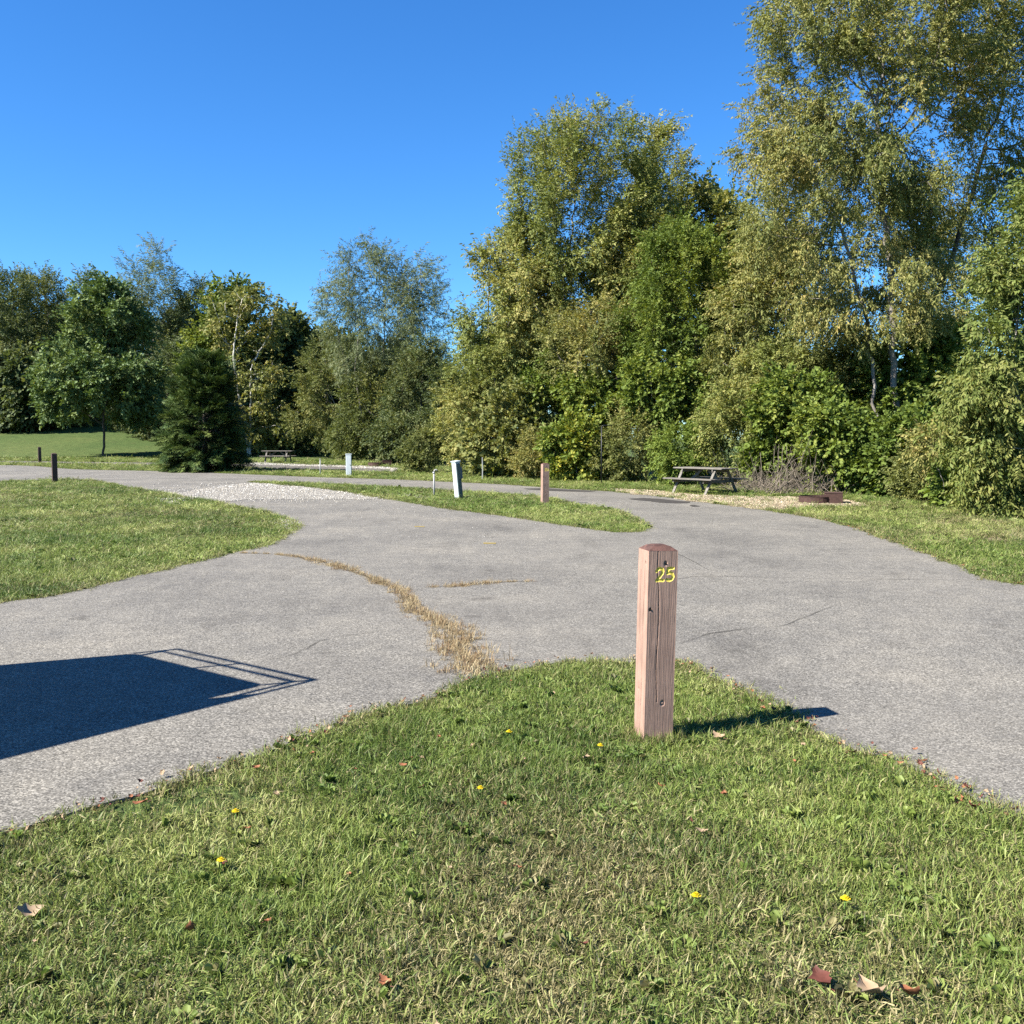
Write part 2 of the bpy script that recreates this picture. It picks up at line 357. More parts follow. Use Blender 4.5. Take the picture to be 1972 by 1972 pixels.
def spray_mesh(seed, n, L, ll, lw, droop, spread=.9, flat=.0):
    r = np.random.default_rng(seed); V = []; Fc = []; lv = []
    for i in range(n):
        t = .1 + .9 * i / max(1, n - 1); side = 1 if i % 2 else -1
        p = np.array([L * t, r.normal(0, .04 * L), r.normal(0, .05 * L) - .12 * L * t * t])
        d = np.array([.45 + .3 * r.random(), side * spread * (.5 + .6 * r.random()) * (1.1 - .5 * t), r.normal(0, .35 * (1 - flat)) - droop * (.6 + .8 * r.random())]); d /= np.linalg.norm(d)
        a = np.cross(d, r.normal(0, 1, 3) * (.8 - .6 * flat) + np.array([0, 0, 1.])); a /= np.linalg.norm(a) + 1e-9
        nrm = np.cross(a, d); s = .65 + .6 * r.random(); k = len(V)
        V += [p, p + d * ll * s * .45 + a * lw * s * .5 + nrm * lw * .12, p + d * ll * s, p + d * ll * s * .45 - a * lw * s * .5 + nrm * lw * .12]
        Fc += [(k, k + 1, k + 2), (k, k + 2, k + 3)]; lv += [r.random()] * 4
    me = fast_mesh('spray', V, Fc); at_ = me.attributes.new('lv', 'FLOAT', 'POINT'); at_.data.foreach_set('value', np.asarray(lv, np.float32)); return me
def needle_mesh(seed, L=.5):
    r = np.random.default_rng(seed); V = []; Fc = []; lv = []
    def strip(p, d, ln, wd, c):
        up = np.array([0, 0, 1.]); a = np.cross(d, up); a /= np.linalg.norm(a) + 1e-9; k = len(V)
        V.extend([p, p + d * ln * .5 + a * wd, p + d * ln, p + d * ln * .5 - a * wd]); Fc.extend([(k, k + 1, k + 2), (k, k + 2, k + 3)]); lv.extend([c] * 4)
    for i in range(22):
        t = i / 21; p = np.array([L * t, 0, -.10 * L * t]); sd = 1 if i % 2 else -1
        d = np.array([.75, sd * (.75 + .2 * r.random()), r.normal(0, .22) - .12]); d /= np.linalg.norm(d)
        ln = L * (.48 * (1 - t) + .14) * (.8 + .4 * r.random()); strip(p, d, ln, .012 + .008 * r.random(), .3 + .7 * t * r.random())
        d2 = d + r.normal(0, .5, 3); d2 /= np.linalg.norm(d2); strip(p + d * ln * .4, d2, ln * .55, .012, r.random())
        d3 = np.array([.5, r.normal(0, .5), .5 + .4 * r.random()]); d3 /= np.linalg.norm(d3); strip(p, d3, .07, .009, r.random())
    me = fast_mesh('needles', V, Fc); at_ = me.attributes.new('lv', 'FLOAT', 'POINT'); at_.data.foreach_set('value', np.asarray(lv, np.float32)); return me
def clump_mesh(seed, nb, rad, h0, h1, wd, lean=.9):
    r = np.random.default_rng(seed); V = []; Fc = []; lv = []
    for i in range(nb):
        th = r.random() * 6.283; rr = rad * math.sqrt(r.random()); p = np.array([rr * math.cos(th), rr * math.sin(th), -.01])
        az = r.random() * 6.283; le = lean * (r.random() ** .8); h = h0 + (h1 - h0) * r.random() ** 1.6
        d = np.array([math.cos(az), math.sin(az), 0]); sd = np.array([-d[1], d[0], 0]); wv = wd * (.6 + .8 * r.random())
        q = p + d * h * .5 * math.sin(le * .6) + np.array([0, 0, h * .55 * math.cos(le * .6)])
        e = q + d * h * .5 * math.sin(min(1.75, le * 1.5)) + np.array([0, 0, h * .5 * math.cos(min(1.75, le * 1.5))])
        k = len(V); V += [p - sd * wv * .5, p + sd * wv * .5, q + sd * wv * .45, q - sd * wv * .45, e]
        Fc += [(k, k + 1, k + 2), (k, k + 2, k + 3), (k + 3, k + 2, k + 4)]; lv += [r.random()] * 5
    me = fast_mesh('clump', V, Fc); at_ = me.attributes.new('lv', 'FLOAT', 'POINT'); at_.data.foreach_set('value', np.asarray(lv, np.float32)); return me
def weed_mesh(seed, n=9, r0=.05):
    r = np.random.default_rng(seed); V = []; Fc = []; lv = []
    for i in range(n):
        az = r.random() * 6.283; d = np.array([math.cos(az), math.sin(az), 0.]); sd = np.array([-d[1], d[0], 0]); ln = r0 * (.6 + .7 * r.random()); wv = ln * .28; k = len(V); z = .012 + .02 * r.random()
        V += [d * .006, d * ln * .45 + sd * wv + [0, 0, z], d * ln * .9 + sd * wv * .8 + [0, 0, z * 1.2], d * ln * 1.1 + [0, 0, z * .8], d * ln * .9 - sd * wv * .8 + [0, 0, z * 1.2], d * ln * .45 - sd * wv + [0, 0, z]]
        Fc += [(k, k + 1, k + 2), (k, k + 2, k + 3), (k, k + 3, k + 4), (k, k + 4, k + 5)]; lv += [.25 + .4 * r.random()] * 6
    me = fast_mesh('weed', V, Fc); at_ = me.attributes.new('lv', 'FLOAT', 'POINT'); at_.data.foreach_set('value', np.asarray(lv, np.float32)); return me
def stone_mesh(seed):
    bm = bmesh.new(); bmesh.ops.create_icosphere(bm, subdivisions=1, radius=1); r = random.Random(seed)
    for q in bm.verts: q.co *= .75 + .5 * r.random(); q.co.z *= .6
    me = bpy.data.meshes.new('pebble'); bm.to_mesh(me); bm.free(); return me

def leafset(name, mat, n, L, ll, lw, droop, spread=.9, flat=0., k=4, seed=0):
    return scatter_group(name, [source(name, spray_mesh(seed * 31 + j, n, L, ll, lw, droop, spread, flat), mat) for j in range(k)])
SH = {'droop': (16, .50, .115, .042, .75), 'broad': (11, .46, .135, .100, .30), 'fine': (18, .45, .085, .038, .45), 'oak': (14, .5, .15, .085, .25), 'willow': (18, .55, .12, .026, .9)}
GROUPS = {}
def leaves(shape, mat):
    if (shape, mat) not in GROUPS: GROUPS[(shape, mat)] = leafset('spray_%s_%s' % (shape, mat), M[mat], *SH[shape], seed=len(GROUPS))
    return GROUPS[(shape, mat)]

# ------------------------------------------------------------------ ground, pavement
def axis(lo, hi, fine_lo, fine_hi, st, far):
    a = np.arange(fine_lo, fine_hi, st); out = []
    x = fine_lo; s = st
    while x > lo: s = min(s * 1.25, far); x -= s; out.append(x)
    left = out[::-1]; out = []; x = a[-1]; s = st
    while x < hi: s = min(s * 1.25, far); x += s; out.append(x)
    return np.concatenate([left, a, out])
gx = axis(-500, 500, -14, 16, .3, 25); gy = axis(-60, 900, 0, 34, .3, 25)
GX, GY = np.meshgrid(gx, gy)
GZ = terrain(GX, GY) - .006 - .010 * fbm(GX * .9, GY * .9, 3)
nx, ny = len(gx), len(gy); idx = np.arange(nx * ny).reshape(ny, nx)
gme = fast_mesh('ground', np.stack([GX, GY, GZ], -1).reshape(-1, 3), np.stack([idx[:-1, :-1], idx[:-1, 1:], idx[1:, 1:], idx[1:, :-1]], -1).reshape(-1, 4))
gme.materials.append(M['ground']); gme.polygons.foreach_set('use_smooth', np.ones(len(gme.polygons), bool))
tag(link(bpy.data.objects.new('ground', gme)), kind='structure')

def P(lst): return [gp(x, y) for x, y in lst]
def smooth_poly(pts, step=.12, jit=.02, seed=0, closed=True):
    """Catmull-Rom through the points, resampled, with a slightly ragged edge"""
    n = len(pts); out = []; rng_ = range(n) if closed else range(n - 1)
    for i in rng_:
        g = (lambda k: np.array(pts[k % n])) if closed else (lambda k: np.array(pts[min(max(k, 0), n - 1)]))
        p0, p1, p2, p3 = g(i - 1), g(i), g(i + 1), g(i + 2)
        L = np.linalg.norm(p2 - p1); st = max(step, .012 * np.linalg.norm((p1 + p2) / 2)) if np.linalg.norm(p1) < 70 else 4
        k = max(1, int(L / st))
        l01, l23 = np.linalg.norm(p1 - p0), np.linalg.norm(p3 - p2)
        m1 = (p2 - p0) / max(L + l01, 1e-6) * L; m2 = (p3 - p1) / max(L + l23, 1e-6) * L
        for q in range(k):
            t = q / k; h = 2 * t ** 3 - 3 * t ** 2 + 1
            out.append(h * p1 + (t ** 3 - 2 * t ** 2 + t) * m1 + (1 - h) * p2 + (t ** 3 - t ** 2) * m2)
    if not closed: out.append(np.array(pts[-1]))
    a = np.array(out)
    a[:, 0] += jit * 2 * (fbm(a[:, 0] * 3.1, a[:, 1] * 3.1, 11 + seed) - .5) * 2; a[:, 1] += jit * 2 * (fbm(a[:, 0] * 3.3 + 50, a[:, 1] * 3.3, 23 + seed) - .5) * 2
    return [tuple(q) for q in a]
def sheet(name, loops, z, mat, parent=None, skirt=.05):
    bm = bmesh.new(); es = []
    for lp in loops:
        vs = [bm.verts.new((x, y, 0)) for x, y in lp]
        es += [bm.edges.new((vs[i], vs[(i + 1) % len(vs)])) for i in range(len(vs))]
    bmesh.ops.triangle_fill(bm, edges=es, use_beauty=True, normal=(0, 0, 1))
    for q in bm.verts: q.co.z = z + float(terrain(q.co.x, q.co.y))
    if skirt:
        be = [e for e in bm.edges if e.is_boundary]
        ret = bmesh.ops.extrude_edge_only(bm, edges=be)
        for q in ret['geom']:
            if isinstance(q, bmesh.types.BMVert): q.co.z -= skirt
    bmesh.ops.recalc_face_normals(bm, faces=bm.faces)
    if sum(p.normal.z * p.calc_area() for p in bm.faces) < 0: bmesh.ops.reverse_faces(bm, faces=bm.faces)
    me = bpy.data.meshes.new(name); bm.to_mesh(me); bm.free(); me.materials.append(mat)
    return link(bpy.data.objects.new(name, me), parent)

LAWN_L = P([(0, 928), (103, 924), (181, 927), (233, 937), (298, 947), (345, 956), (404, 965), (440, 974), (499, 984), (540, 995), (574, 1009), (566, 1021), (538, 1038), (499, 1055), (460, 1063), (378, 1083), (255, 1112), (133, 1143), (0, 1163)])
LAWN_L_FULL = [(-45, 34), (-28, 32.5)] + LAWN_L + [(-5.4, 5.2), (-7.9, 1.4), (-12, -5), (-45, -12)]
LAWN_F = P([(0, 1611), (61, 1592), (174, 1562), (265, 1536), (398, 1485), (490, 1454), (572, 1429), (715, 1373), (817, 1352), (868, 1327), (919, 1306), (980, 1291), (1072, 1276), (1215, 1273), (1296, 1276), (1368, 1301), (1419, 1327), (1470, 1357), (1572, 1403), (1633, 1434), (1735, 1470), (1817, 1506), (1888, 1551), (1972, 1577)])
LAWN_F_FULL = [(-14, -5), (-6, 0.2), (-3.8, 2.15)] + LAWN_F + [(3.8, 2.5), (7, .6), (16, -5)]
ISLAND = P([(481, 928.5), (589, 931), (745, 938), (861, 945), (959, 951), (1041, 958), (1108, 971), (1178, 982), (1219, 997), (1247, 1013), (1242, 1021), (1219, 1025), (1183, 1025), (1096, 1013), (1024, 1002), (940, 990), (874, 982), (771, 965), (719, 958), (667, 948), (589, 938)])
FAR_EDGE = P([(0, 896), (155, 904), (329, 908), (499, 914.5), (607, 919), (745, 923), (884, 929), (959, 932.5), (1080, 941), (1164, 946), (1303, 960), (1359, 968), (1432, 977), (1507, 988), (1572, 999), (1656, 1021), (1711, 1041), (1767, 1060), (1846, 1090), (1972, 1128)])
ROAD_OUT = [(-70, 58)] + FAR_EDGE + [(8.5, 6.2), (16, 1.5), (40, -8), (40, -30), (16, -12)] + [(16, -5), (7, .6), (3.8, 2.5)] + LAWN_F[::-1] + [(-3.8, 2.15), (-6, .2), (-14, -5), (-20, -16), (-30, -12), (-12, -5), (-7.9, 1.4), (-5.4, 5.2)] + LAWN_L[::-1] + [(-28, 32.5), (-45, 34), (-70, 40)]
road_loop = smooth_poly(ROAD_OUT, .07, .040, 1); isl_loop = smooth_poly(ISLAND, .12, .03, 2)
tag(sheet('road', [road_loop, isl_loop], .004, M['asphalt']), kind='structure')
FARDRIVE = P([(0, 888), (150, 889.5), (329, 891.5), (476, 894), (600, 897), (700, 900), (758, 903), (762, 909), (700, 909), (600, 905.5), (476, 902), (329, 897.5), (150, 895), (0, 893)])
FARDRIVE = [(-60, 57)] + FARDRIVE + [(-60, 54.5)]
fd_loop = smooth_poly(FARDRIVE, .2, .04, 3)
tag(sheet('campsite_drive', [fd_loop], .004, M['dirtpad']), kind='structure')

road = bpy.data.objects['road']
def ribbon(pts, widths, z, name, mat, parent, jit=.012, seed=0, step=.035):
    c = np.array(smooth_poly(pts, step, jit, seed, closed=False)); n = len(c)
    c = c + .022 * np.stack([vnoise(np.arange(n) * .45, np.zeros(n), seed + 1) - .5, vnoise(np.arange(n) * .45, np.zeros(n) + 9, seed + 2) - .5], 1) * 1.6
    t = np.gradient(c, axis=0); t /= np.linalg.norm(t, axis=1)[:, None] + 1e-9; nn = np.stack([-t[:, 1], t[:, 0]], 1)
    wv = np.interp(np.linspace(0, 1, n), np.linspace(0, 1, len(widths)), widths) * np.clip(1.5 * vnoise(np.arange(n) * .35, np.zeros(n), seed) - .12, .35, 2) * .75
    v = np.concatenate([np.c_[c + nn * wv[:, None] / 2, np.full(n, z)], np.c_[c - nn * wv[:, None] / 2, np.full(n, z)]])
    f = [(i, i + 1, n + i + 1, n + i) for i in range(n - 1)]
    return mobj(name, v, f, mat, parent), c
CRACKS = [([(516, 1273), (537, 1269), (560, 1265), (584, 1252), (612, 1237), (646, 1228), (700, 1221), (745, 1213)], [.012, .012, .010, .004]),
          ([(1020, 1121), (1080, 1122), (1150, 1122), (1230, 1121), (1305, 1116), (1331, 1112), (1370, 1111), (1422, 1112), (1486, 1113), (1650, 1116), (1800, 1117), (1972, 1120)], [.006, .009, .012, .012]),
          ([(1300, 1241), (1336, 1232), (1370, 1220.6), (1422, 1214), (1499, 1207.6), (1538, 1195), (1575, 1179), (1604, 1168)], [.009, .011, .010, .004]),
          ([(1290, 1060), (1321, 1075.6), (1365, 1098)], [.006, .012, .005]),
          ([(465, 1066), (537, 1068), (639, 1088), (735, 1122), (789, 1150), (790, 1170), (854, 1204), (888, 1231), (880, 1255), (923, 1293)], [.02, .03, .03, .04, .05]),
          ([(832, 1131), (886, 1129), (940, 1124), (1020, 1120.5)], [.012, .015, .01])]
for k, (pp, ww) in enumerate(CRACKS): ribbon(P(pp), ww, .0085, 'crack', M['crack'], road, seed=k + 40)
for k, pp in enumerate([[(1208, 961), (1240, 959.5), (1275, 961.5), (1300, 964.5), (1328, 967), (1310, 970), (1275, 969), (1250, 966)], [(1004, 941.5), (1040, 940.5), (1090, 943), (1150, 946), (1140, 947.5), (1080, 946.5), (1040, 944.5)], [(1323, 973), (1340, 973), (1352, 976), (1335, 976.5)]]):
    sheet('dark_patch', [smooth_poly(P(pp), .1, .05, 60 + k)], .0085, M['dark_patch'], road, 0)  # flat irregular sheets, darker and browner than the asphalt around them
for pp in ([(932, 1045.8), (956, 1046), (956, 1048.2), (932, 1048)], [(799, 1014), (818, 1014.3), (818, 1015.8), (799, 1015.5)]):
    sheet('paint_mark', [smooth_poly(P(pp), .05, .01, 5)], .0085, M['paint'], road, 0)

GRAVEL = {'a': [(330, 952), (380, 944), (440, 935), (485, 931), (560, 936), (620, 941), (667, 947), (719, 957), (735, 962), (690, 963), (600, 961), (500, 962), (440, 966), (395, 965), (345, 957)],
          'b': [(1172, 942), (1230, 943), (1300, 949), (1360, 954), (1440, 956), (1540, 958), (1640, 966), (1690, 974), (1640, 977), (1560, 978), (1500, 984), (1432, 977), (1359, 968), (1303, 960), (1220, 952)],
          'c': [(475, 890), (560, 893.5), (660, 896.5), (758, 901), (758, 904), (660, 900), (560, 897), (475, 894)],
          'd': [(762, 950), (800, 953), (826, 958), (815, 961), (780, 957)],
          'e': [(298, 974), (320, 963), (362, 955), (385, 960), (350, 968), (320, 974)],
          'f': [(527, 1008), (550, 1003), (578, 1009), (570, 1020), (545, 1019)],
          'g': [(620, 914), (680, 915.5), (680, 917.5), (620, 916)]}
bare_px = []
gl = {k: smooth_poly(P(v), .12, .22, 70 + i) for i, (k, v) in enumerate(GRAVEL.items())}
for k in 'abc':
    tag(sheet('gravel_patch', [gl[k]], .009, M['gravel' if k != 'b' else 'chips'], None, 0), kind='structure')

M['soil'] = mat_gravel('bare_tan_soil', (.10, .075, .045), (.24, .185, .12))
for k, pp in enumerate([[(1866, 992), (1895, 995), (1930, 1004), (1968, 1019), (1940, 1012), (1900, 1002)], [(1893, 1030), (1915, 1031), (1950, 1046), (1935, 1049), (1910, 1040)], [(1690, 982), (1730, 986), (1722, 989)], [(1800, 1004), (1845, 1010), (1825, 1013)]]):
    tag(sheet('bare_soil', [smooth_poly(P(pp), .1, .06, 160 + k)], .006, M['soil'], None, 0), kind='structure')
    bare_px.append(np.mean(P(pp), 0))
# ------------------------------------------------------------------ stones on the gravel
def pick(n, poly, seed, pad=0):
    r = np.random.default_rng(seed); a = np.array(poly); lo, hi = a.min(0) - pad, a.max(0) + pad; out = np.zeros((0, 2)); 
    for _ in range(30):
        q = lo + (hi - lo) * r.random((n * 2, 2)); q = q[inpoly(q[:, 0], q[:, 1], poly)]; out = np.concatenate([out, q])
        if len(out) >= n: break
    return out[:n]
G_STONE = scatter_group('stones', [source('pebble', stone_mesh(s), mat_plain('pebble_%d' % s, c, .9, .2, .2, 30)) for s, c in enumerate([(.42, .395, .345), (.36, .325, .265), (.26, .23, .185), (.50, .475, .425), (.36, .29, .19), (.25, .19, .115), (.44, .38, .27)])])
pts = np.concatenate([np.concatenate([pick(5200, gl['a'], 1), np.array(gl['a'])[rng.integers(0, len(gl['a']), 2600)] + rng.normal(0, 1, (2600, 2)) * [.9, .45]]), pick(9000, gl['b'], 2), pick(3500, gl['c'], 3), pick(700, gl['d'], 4), pick(900, gl['e'], 5), pick(420, gl['f'], 6), pick(120, gl['g'], 8)])
scat = pick(1500, [tuple(q) for q in P([(300, 990), (520, 930), (760, 950), (1300, 1020), (900, 1060), (560, 1000)])], 9)   # strays on the asphalt
n1 = len(pts); pts = np.concatenate([pts, scat]); n = len(pts)
d = np.hypot(pts[:, 0], pts[:, 1]); sz = (.006 + .011 * rng.random(n) ** 2) * np.clip(d / 22, .7, 2); sz[n1:] *= .6
z = terrain(pts[:, 0], pts[:, 1]) + .008
tan = inpoly(pts[:, 0], pts[:, 1], gl['b']); gi_ = np.where(tan, rng.integers(4, 7, n), rng.integers(0, 4, n)); kp = ~tan | (rng.random(n) < .75); pts, z, sz, gi_ = pts[kp], z[kp], sz[kp], gi_[kp]; n = len(pts)
tag(scatter('loose_gravel', np.c_[pts, z], rng.random((n, 3)) * 6.28, sz, gi_, G_STONE), 'pale limestone gravel spread on the road and pads', 'gravel')

# ------------------------------------------------------------------ lawn grass
G_NEAR = scatter_group('lawn', [source('grass_clump', clump_mesh(s, 40, .055, .016, .056, .0030, 2.0), M['grass']) for s in range(5)] +
                       [source('grass_tuft', clump_mesh(20 + s, 28, .035, .035, .095, .0034, 1.5), M['grass']) for s in range(2)] + [source('weed', weed_mesh(s, 10, .032), M['grass']) for s in range(2)])
bare = [(gp(240, 1560), .22, .9), (gp(430, 1525), .25, .8), (gp(1700, 1890), .26, .75), (gp(1520, 1735), .10, .8), (gp(1020, 1680), .5, .25), (gp(1250, 1400), .08, .3)]
bare += [(tuple(q), .35, .95) for q in bare_px]
dryspots = [(gp(1090, 1700), .5, .32), (gp(950, 1880), .45, .22), (gp(1500, 1750), .3, .22), (gp(1700, 1890), .35, .4), (gp(350, 1545), .45, .3), (gp(1300, 1640), .4, .22), (gp(180, 995), 2.5, .15), (gp(60, 960), 2.0, .15), (gp(1930, 1030), 1.5, .4), (gp(1720, 978), 1.6, .3), (gp(1850, 1000), 1.2, .3)]
PTS = []; SCL = []; DRY = []; TNT = []; IDX = []
edge_loops = [road_loop, isl_loop]
def road_mask(x, y): return (inpoly(x, y, road_loop) & ~inpoly(x, y, isl_loop)) | inpoly(x, y, fd_loop)
def edge_d(x, y):
    best = np.full(len(x), 9.)
    for lp in edge_loops:
        a = np.array(lp); a = a[(np.abs(a[:, 0]) < 60) & (a[:, 1] > 0) & (a[:, 1] < 60)]
        for k in range(0, len(x), 4000):
            xs, ys = x[k:k + 4000], y[k:k + 4000]
            m = (a[:, 0] > xs.min() - 1) & (a[:, 0] < xs.max() + 1) & (a[:, 1] > ys.min() - 1) & (a[:, 1] < ys.max() + 1)
            if m.any():
                b = a[m]; best[k:k + 4000] = np.minimum(best[k:k + 4000], np.sqrt(((xs[:, None] - b[None, :, 0]) ** 2 + (ys[:, None] - b[None, :, 1]) ** 2).min(1)))
    return best
for (y0, y1, dens, sxy, szz) in [(1.3, 3.2, 1500, 1.0, 1.0), (3.2, 6.2, 1400, 1.0, 1.0), (6.2, 11, 800, 1.35, 1.05), (11, 18, 420, 1.8, 1.1), (18, 32, 190, 2.5, 1.2), (32, 48, 60, 3.6, 1.3), (48, 66, 22, 5.5, 1.5)]:
    hw = .56 * y1 + 1.6; nn = int((y1 - y0) * 2 * hw * dens)
    x = rng.uniform(-hw, hw, nn); y = rng.uniform(y0, y1, nn)
    k = (np.abs(x) < .56 * y + 1.6); x, y = x[k], y[k]
    k = ~road_mask(x, y); x, y = x[k], y[k]
    o = np.argsort(y); x, y = x[o], y[o]
    dd, ss = polydist(x, y, BANK); k = ~((ss > 0) & (dd > 2.5)); x, y = x[k], y[k]
    thin = np.ones(len(x))
    for key in 'bde': thin[inpoly(x, y, gl[key])] = .06 if key == 'b' else .45
    thin[inpoly(x, y, gl['c'])] = .1; thin[inpoly(x, y, gl['f'])] = .35
    for (cx, cy_), rr, am in bare:
        thin *= 1 - am * np.exp(-((x - cx) ** 2 + (y - cy_) ** 2) / (rr * rr) * 1.2) * (.5 + 1.0 * vnoise(x * 14, y * 14, 77))
    k = rng.random(len(x)) < thin; x, y = x[k], y[k]
    e = edge_d(x, y)
    dry = .03 + .30 * sstep((fbm(x * 1.3, y * 1.3, 5) - .40) / .35) + .16 * rng.random(len(x)) + .25 * (vnoise(x * 7, y * 7, 8) - .5)
    for (cx, cy_), rr, am in dryspots: dry += am * np.exp(-((x - cx) ** 2 + (y - cy_) ** 2) / (rr * rr))
    dry += .45 * np.exp(-e / .07)
    tint = np.clip(.5 + 1.5 * (fbm(x * .9 + 9, y * .9, 15) - .5) + .5 * (vnoise(x * 4, y * 4, 19) - .5) + .3 * (rng.random(len(x)) - .5), 0, 1)
    hgt = .88 * szz * (.65 + .5 * fbm(x * 2.2, y * 2.2, 31) + .35 * rng.random(len(x))) * np.where(e < .10, .9, 1.0)
    s = sxy * (.85 + .35 * rng.random(len(x)))
    PTS.append(np.c_[x, y, terrain(x, y) - .006]); SCL.append(np.c_[s, s, hgt]); DRY.append(np.clip(dry, 0, 1)); TNT.append(tint)
    ix = rng.choice(9, len(x), p=[.184, .184, .184, .184, .184, .033, .033, .007, .007]); tall = fbm(x * 1.7 + 40, y * 1.7, 51) > .62
    ix = np.where(tall & (rng.random(len(x)) < .4), rng.integers(5, 7, len(x)), ix)
    IDX.append(ix)
PTS = np.concatenate(PTS); SCL = np.concatenate(SCL); DRY = np.concatenate(DRY); TNT = np.concatenate(TNT); IDX = np.concatenate(IDX); n = len(PTS)
th = rng.random(90) * 6.283; rr = .085 + .05 * rng.random(90); q = np.c_[.662 + rr * np.cos(th), 4.527 + rr * np.sin(th)]; s_ = .6 + .4 * rng.random(90)     # longer grass round the near post
PTS = np.concatenate([PTS, np.c_[q, np.full(90, -.015)]]); SCL = np.concatenate([SCL, np.c_[s_, s_, .8 + .7 * rng.random(90)]]); DRY = np.concatenate([DRY, .1 + .6 * rng.random(90)]); TNT = np.concatenate([TNT, .3 + .6 * rng.random(90)]); IDX = np.concatenate([IDX, rng.integers(5, 7, 90)])
for lp in edge_loops:                         # pale ragged tufts leaning over the pavement edge
    a = np.array(lp); b = np.roll(a, -1, 0); L = np.hypot(*(b - a).T); mid = (a + b) / 2; dist = np.hypot(mid[:, 0], mid[:, 1])
    okk = (mid[:, 1] > 1.2) & (np.abs(mid[:, 0]) < .56 * mid[:, 1] + 1.6) & (mid[:, 1] < 36)
    cnt = np.where(okk, rng.poisson(np.clip(L * np.interp(dist, [3, 8, 16, 30], [170, 80, 34, 14]), 0, 400)), 0)
    k = np.repeat(np.arange(len(a)), cnt); t = rng.random(len(k))[:, None]; q = a[k] + (b - a)[k] * t; dq = np.hypot(q[:, 0], q[:, 1])
    clump = .25 + 1.5 * sstep((vnoise(q[:, 0] * 3.2, q[:, 1] * 3.2, 90) - .3) / .5)
    kk = rng.random(len(q)) < clump * .8; q, dq, clump = q[kk], dq[kk], clump[kk]
    q = q + rng.normal(0, 1, q.shape) * (.022 + .018 * clump)[:, None]; m = len(q); s_ = np.interp(dq, [3, 8, 16, 30], [.8, 1.0, 1.5, 2.2]) * (.7 + .5 * rng.random(m))
    PTS = np.concatenate([PTS, np.c_[q, np.full(m, -.012)]]); SCL = np.concatenate([SCL, np.c_[s_, s_, (.6 + .5 * rng.random(m)) * (.6 + .35 * clump)]])
    DRY = np.concatenate([DRY, np.clip(.30 + .5 * rng.random(m), 0, 1)]); TNT = np.concatenate([TNT, .4 + .6 * rng.random(m)]); IDX = np.concatenate([IDX, rng.integers(0, 7, m)])
n = len(PTS); print('grass clumps', n)
near = PTS[:, 1] < 7
rot = np.c_[rng.normal(0, .28, n), rng.normal(0, .28, n), rng.random(n) * 6.283]
infg = inpoly(PTS[:, 0], PTS[:, 1], LAWN_F_FULL) | (polydist(PTS[:, 0], PTS[:, 1], LAWN_F)[0] < .2)
inleft = inpoly(PTS[:, 0], PTS[:, 1], LAWN_L_FULL) | (polydist(PTS[:, 0], PTS[:, 1], LAWN_L)[0] < .25)
inisl = inpoly(PTS[:, 0], PTS[:, 1], isl_loop) | (polydist(PTS[:, 0], PTS[:, 1], ISLAND + ISLAND[:1])[0] < .25)
for nm, mk, lb in (('lawn_grass', infg, 'mown green and straw lawn in the foreground around the near post'), ('lawn_grass', inleft & ~infg, 'mown green lawn wedge on the left between two drives'),
                   ('lawn_grass', inisl, 'mown grass island between the road and the camp drive'), ('lawn_grass', ~(infg | inleft | inisl), 'mown grass verge beyond the road and on the right bank')):
    tag(scatter(nm, PTS[mk], rot[mk], SCL[mk], IDX[mk], G_NEAR, TNT[mk], DRY[mk]), lb, 'grass')
# dry grass standing in the pavement cracks
def crack_grass(pp, wd, nper, seed, hmul):
    c = np.array(smooth_poly(P(pp), .03, .02, seed, closed=False)); r = np.random.default_rng(seed)
    k = r.integers(0, len(c), int(len(c) * nper)); t = k / len(c); gate = vnoise(t * 24, t * 0, seed + 3) > .04
    k, t = k[gate], t[gate]; ww = np.interp(t, np.linspace(0, 1, len(wd)), wd) * (.5 + vnoise(t * 30, t * 0, seed))
    p = c[k] + r.normal(0, 1, (len(k), 2)) * ww[:, None] * .42; m = len(k)
    s = .6 + .5 * r.random(m) + 2.0 * ww
    return np.c_[p, np.full(m, -.004)], np.c_[s * .8, s * .8, hmul * (.32 + 4.0 * ww) * (.6 + .7 * r.random(m))]
G_STRAW = scatter_group('straw', [source('straw_tuft', clump_mesh(60 + k, 26, .035, .03, .10, .0036, 1.5), M['straw']) for k in range(4)])
ca = crack_grass(CRACKS[4][0], [.05, .10, .12, .10, .11, .09, .11, .14, .19, .17], 14, 3, 1.0)
cb = crack_grass([(832, 1131), (886, 1129), (940, 1124)], [.05, .10, .07], 14, 4, 1.0); cc = crack_grass([(962, 1122), (1020, 1120.5)], [.04, .08, .05], 12, 5, .9)
for q, lb in ((ca, 'straw-coloured dry grass growing along the long curved pavement crack'), (tuple(np.concatenate(z) for z in zip(cb, cc)), 'short dry grass in the small straight pavement crack')):
    m = len(q[0]); tag(scatter('crack_grass', q[0], np.c_[rng.normal(0, .15, (m, 2)), rng.random(m) * 6.28], q[1], rng.integers(0, 4, m), G_STRAW, rng.random(m)), lb, 'grass')

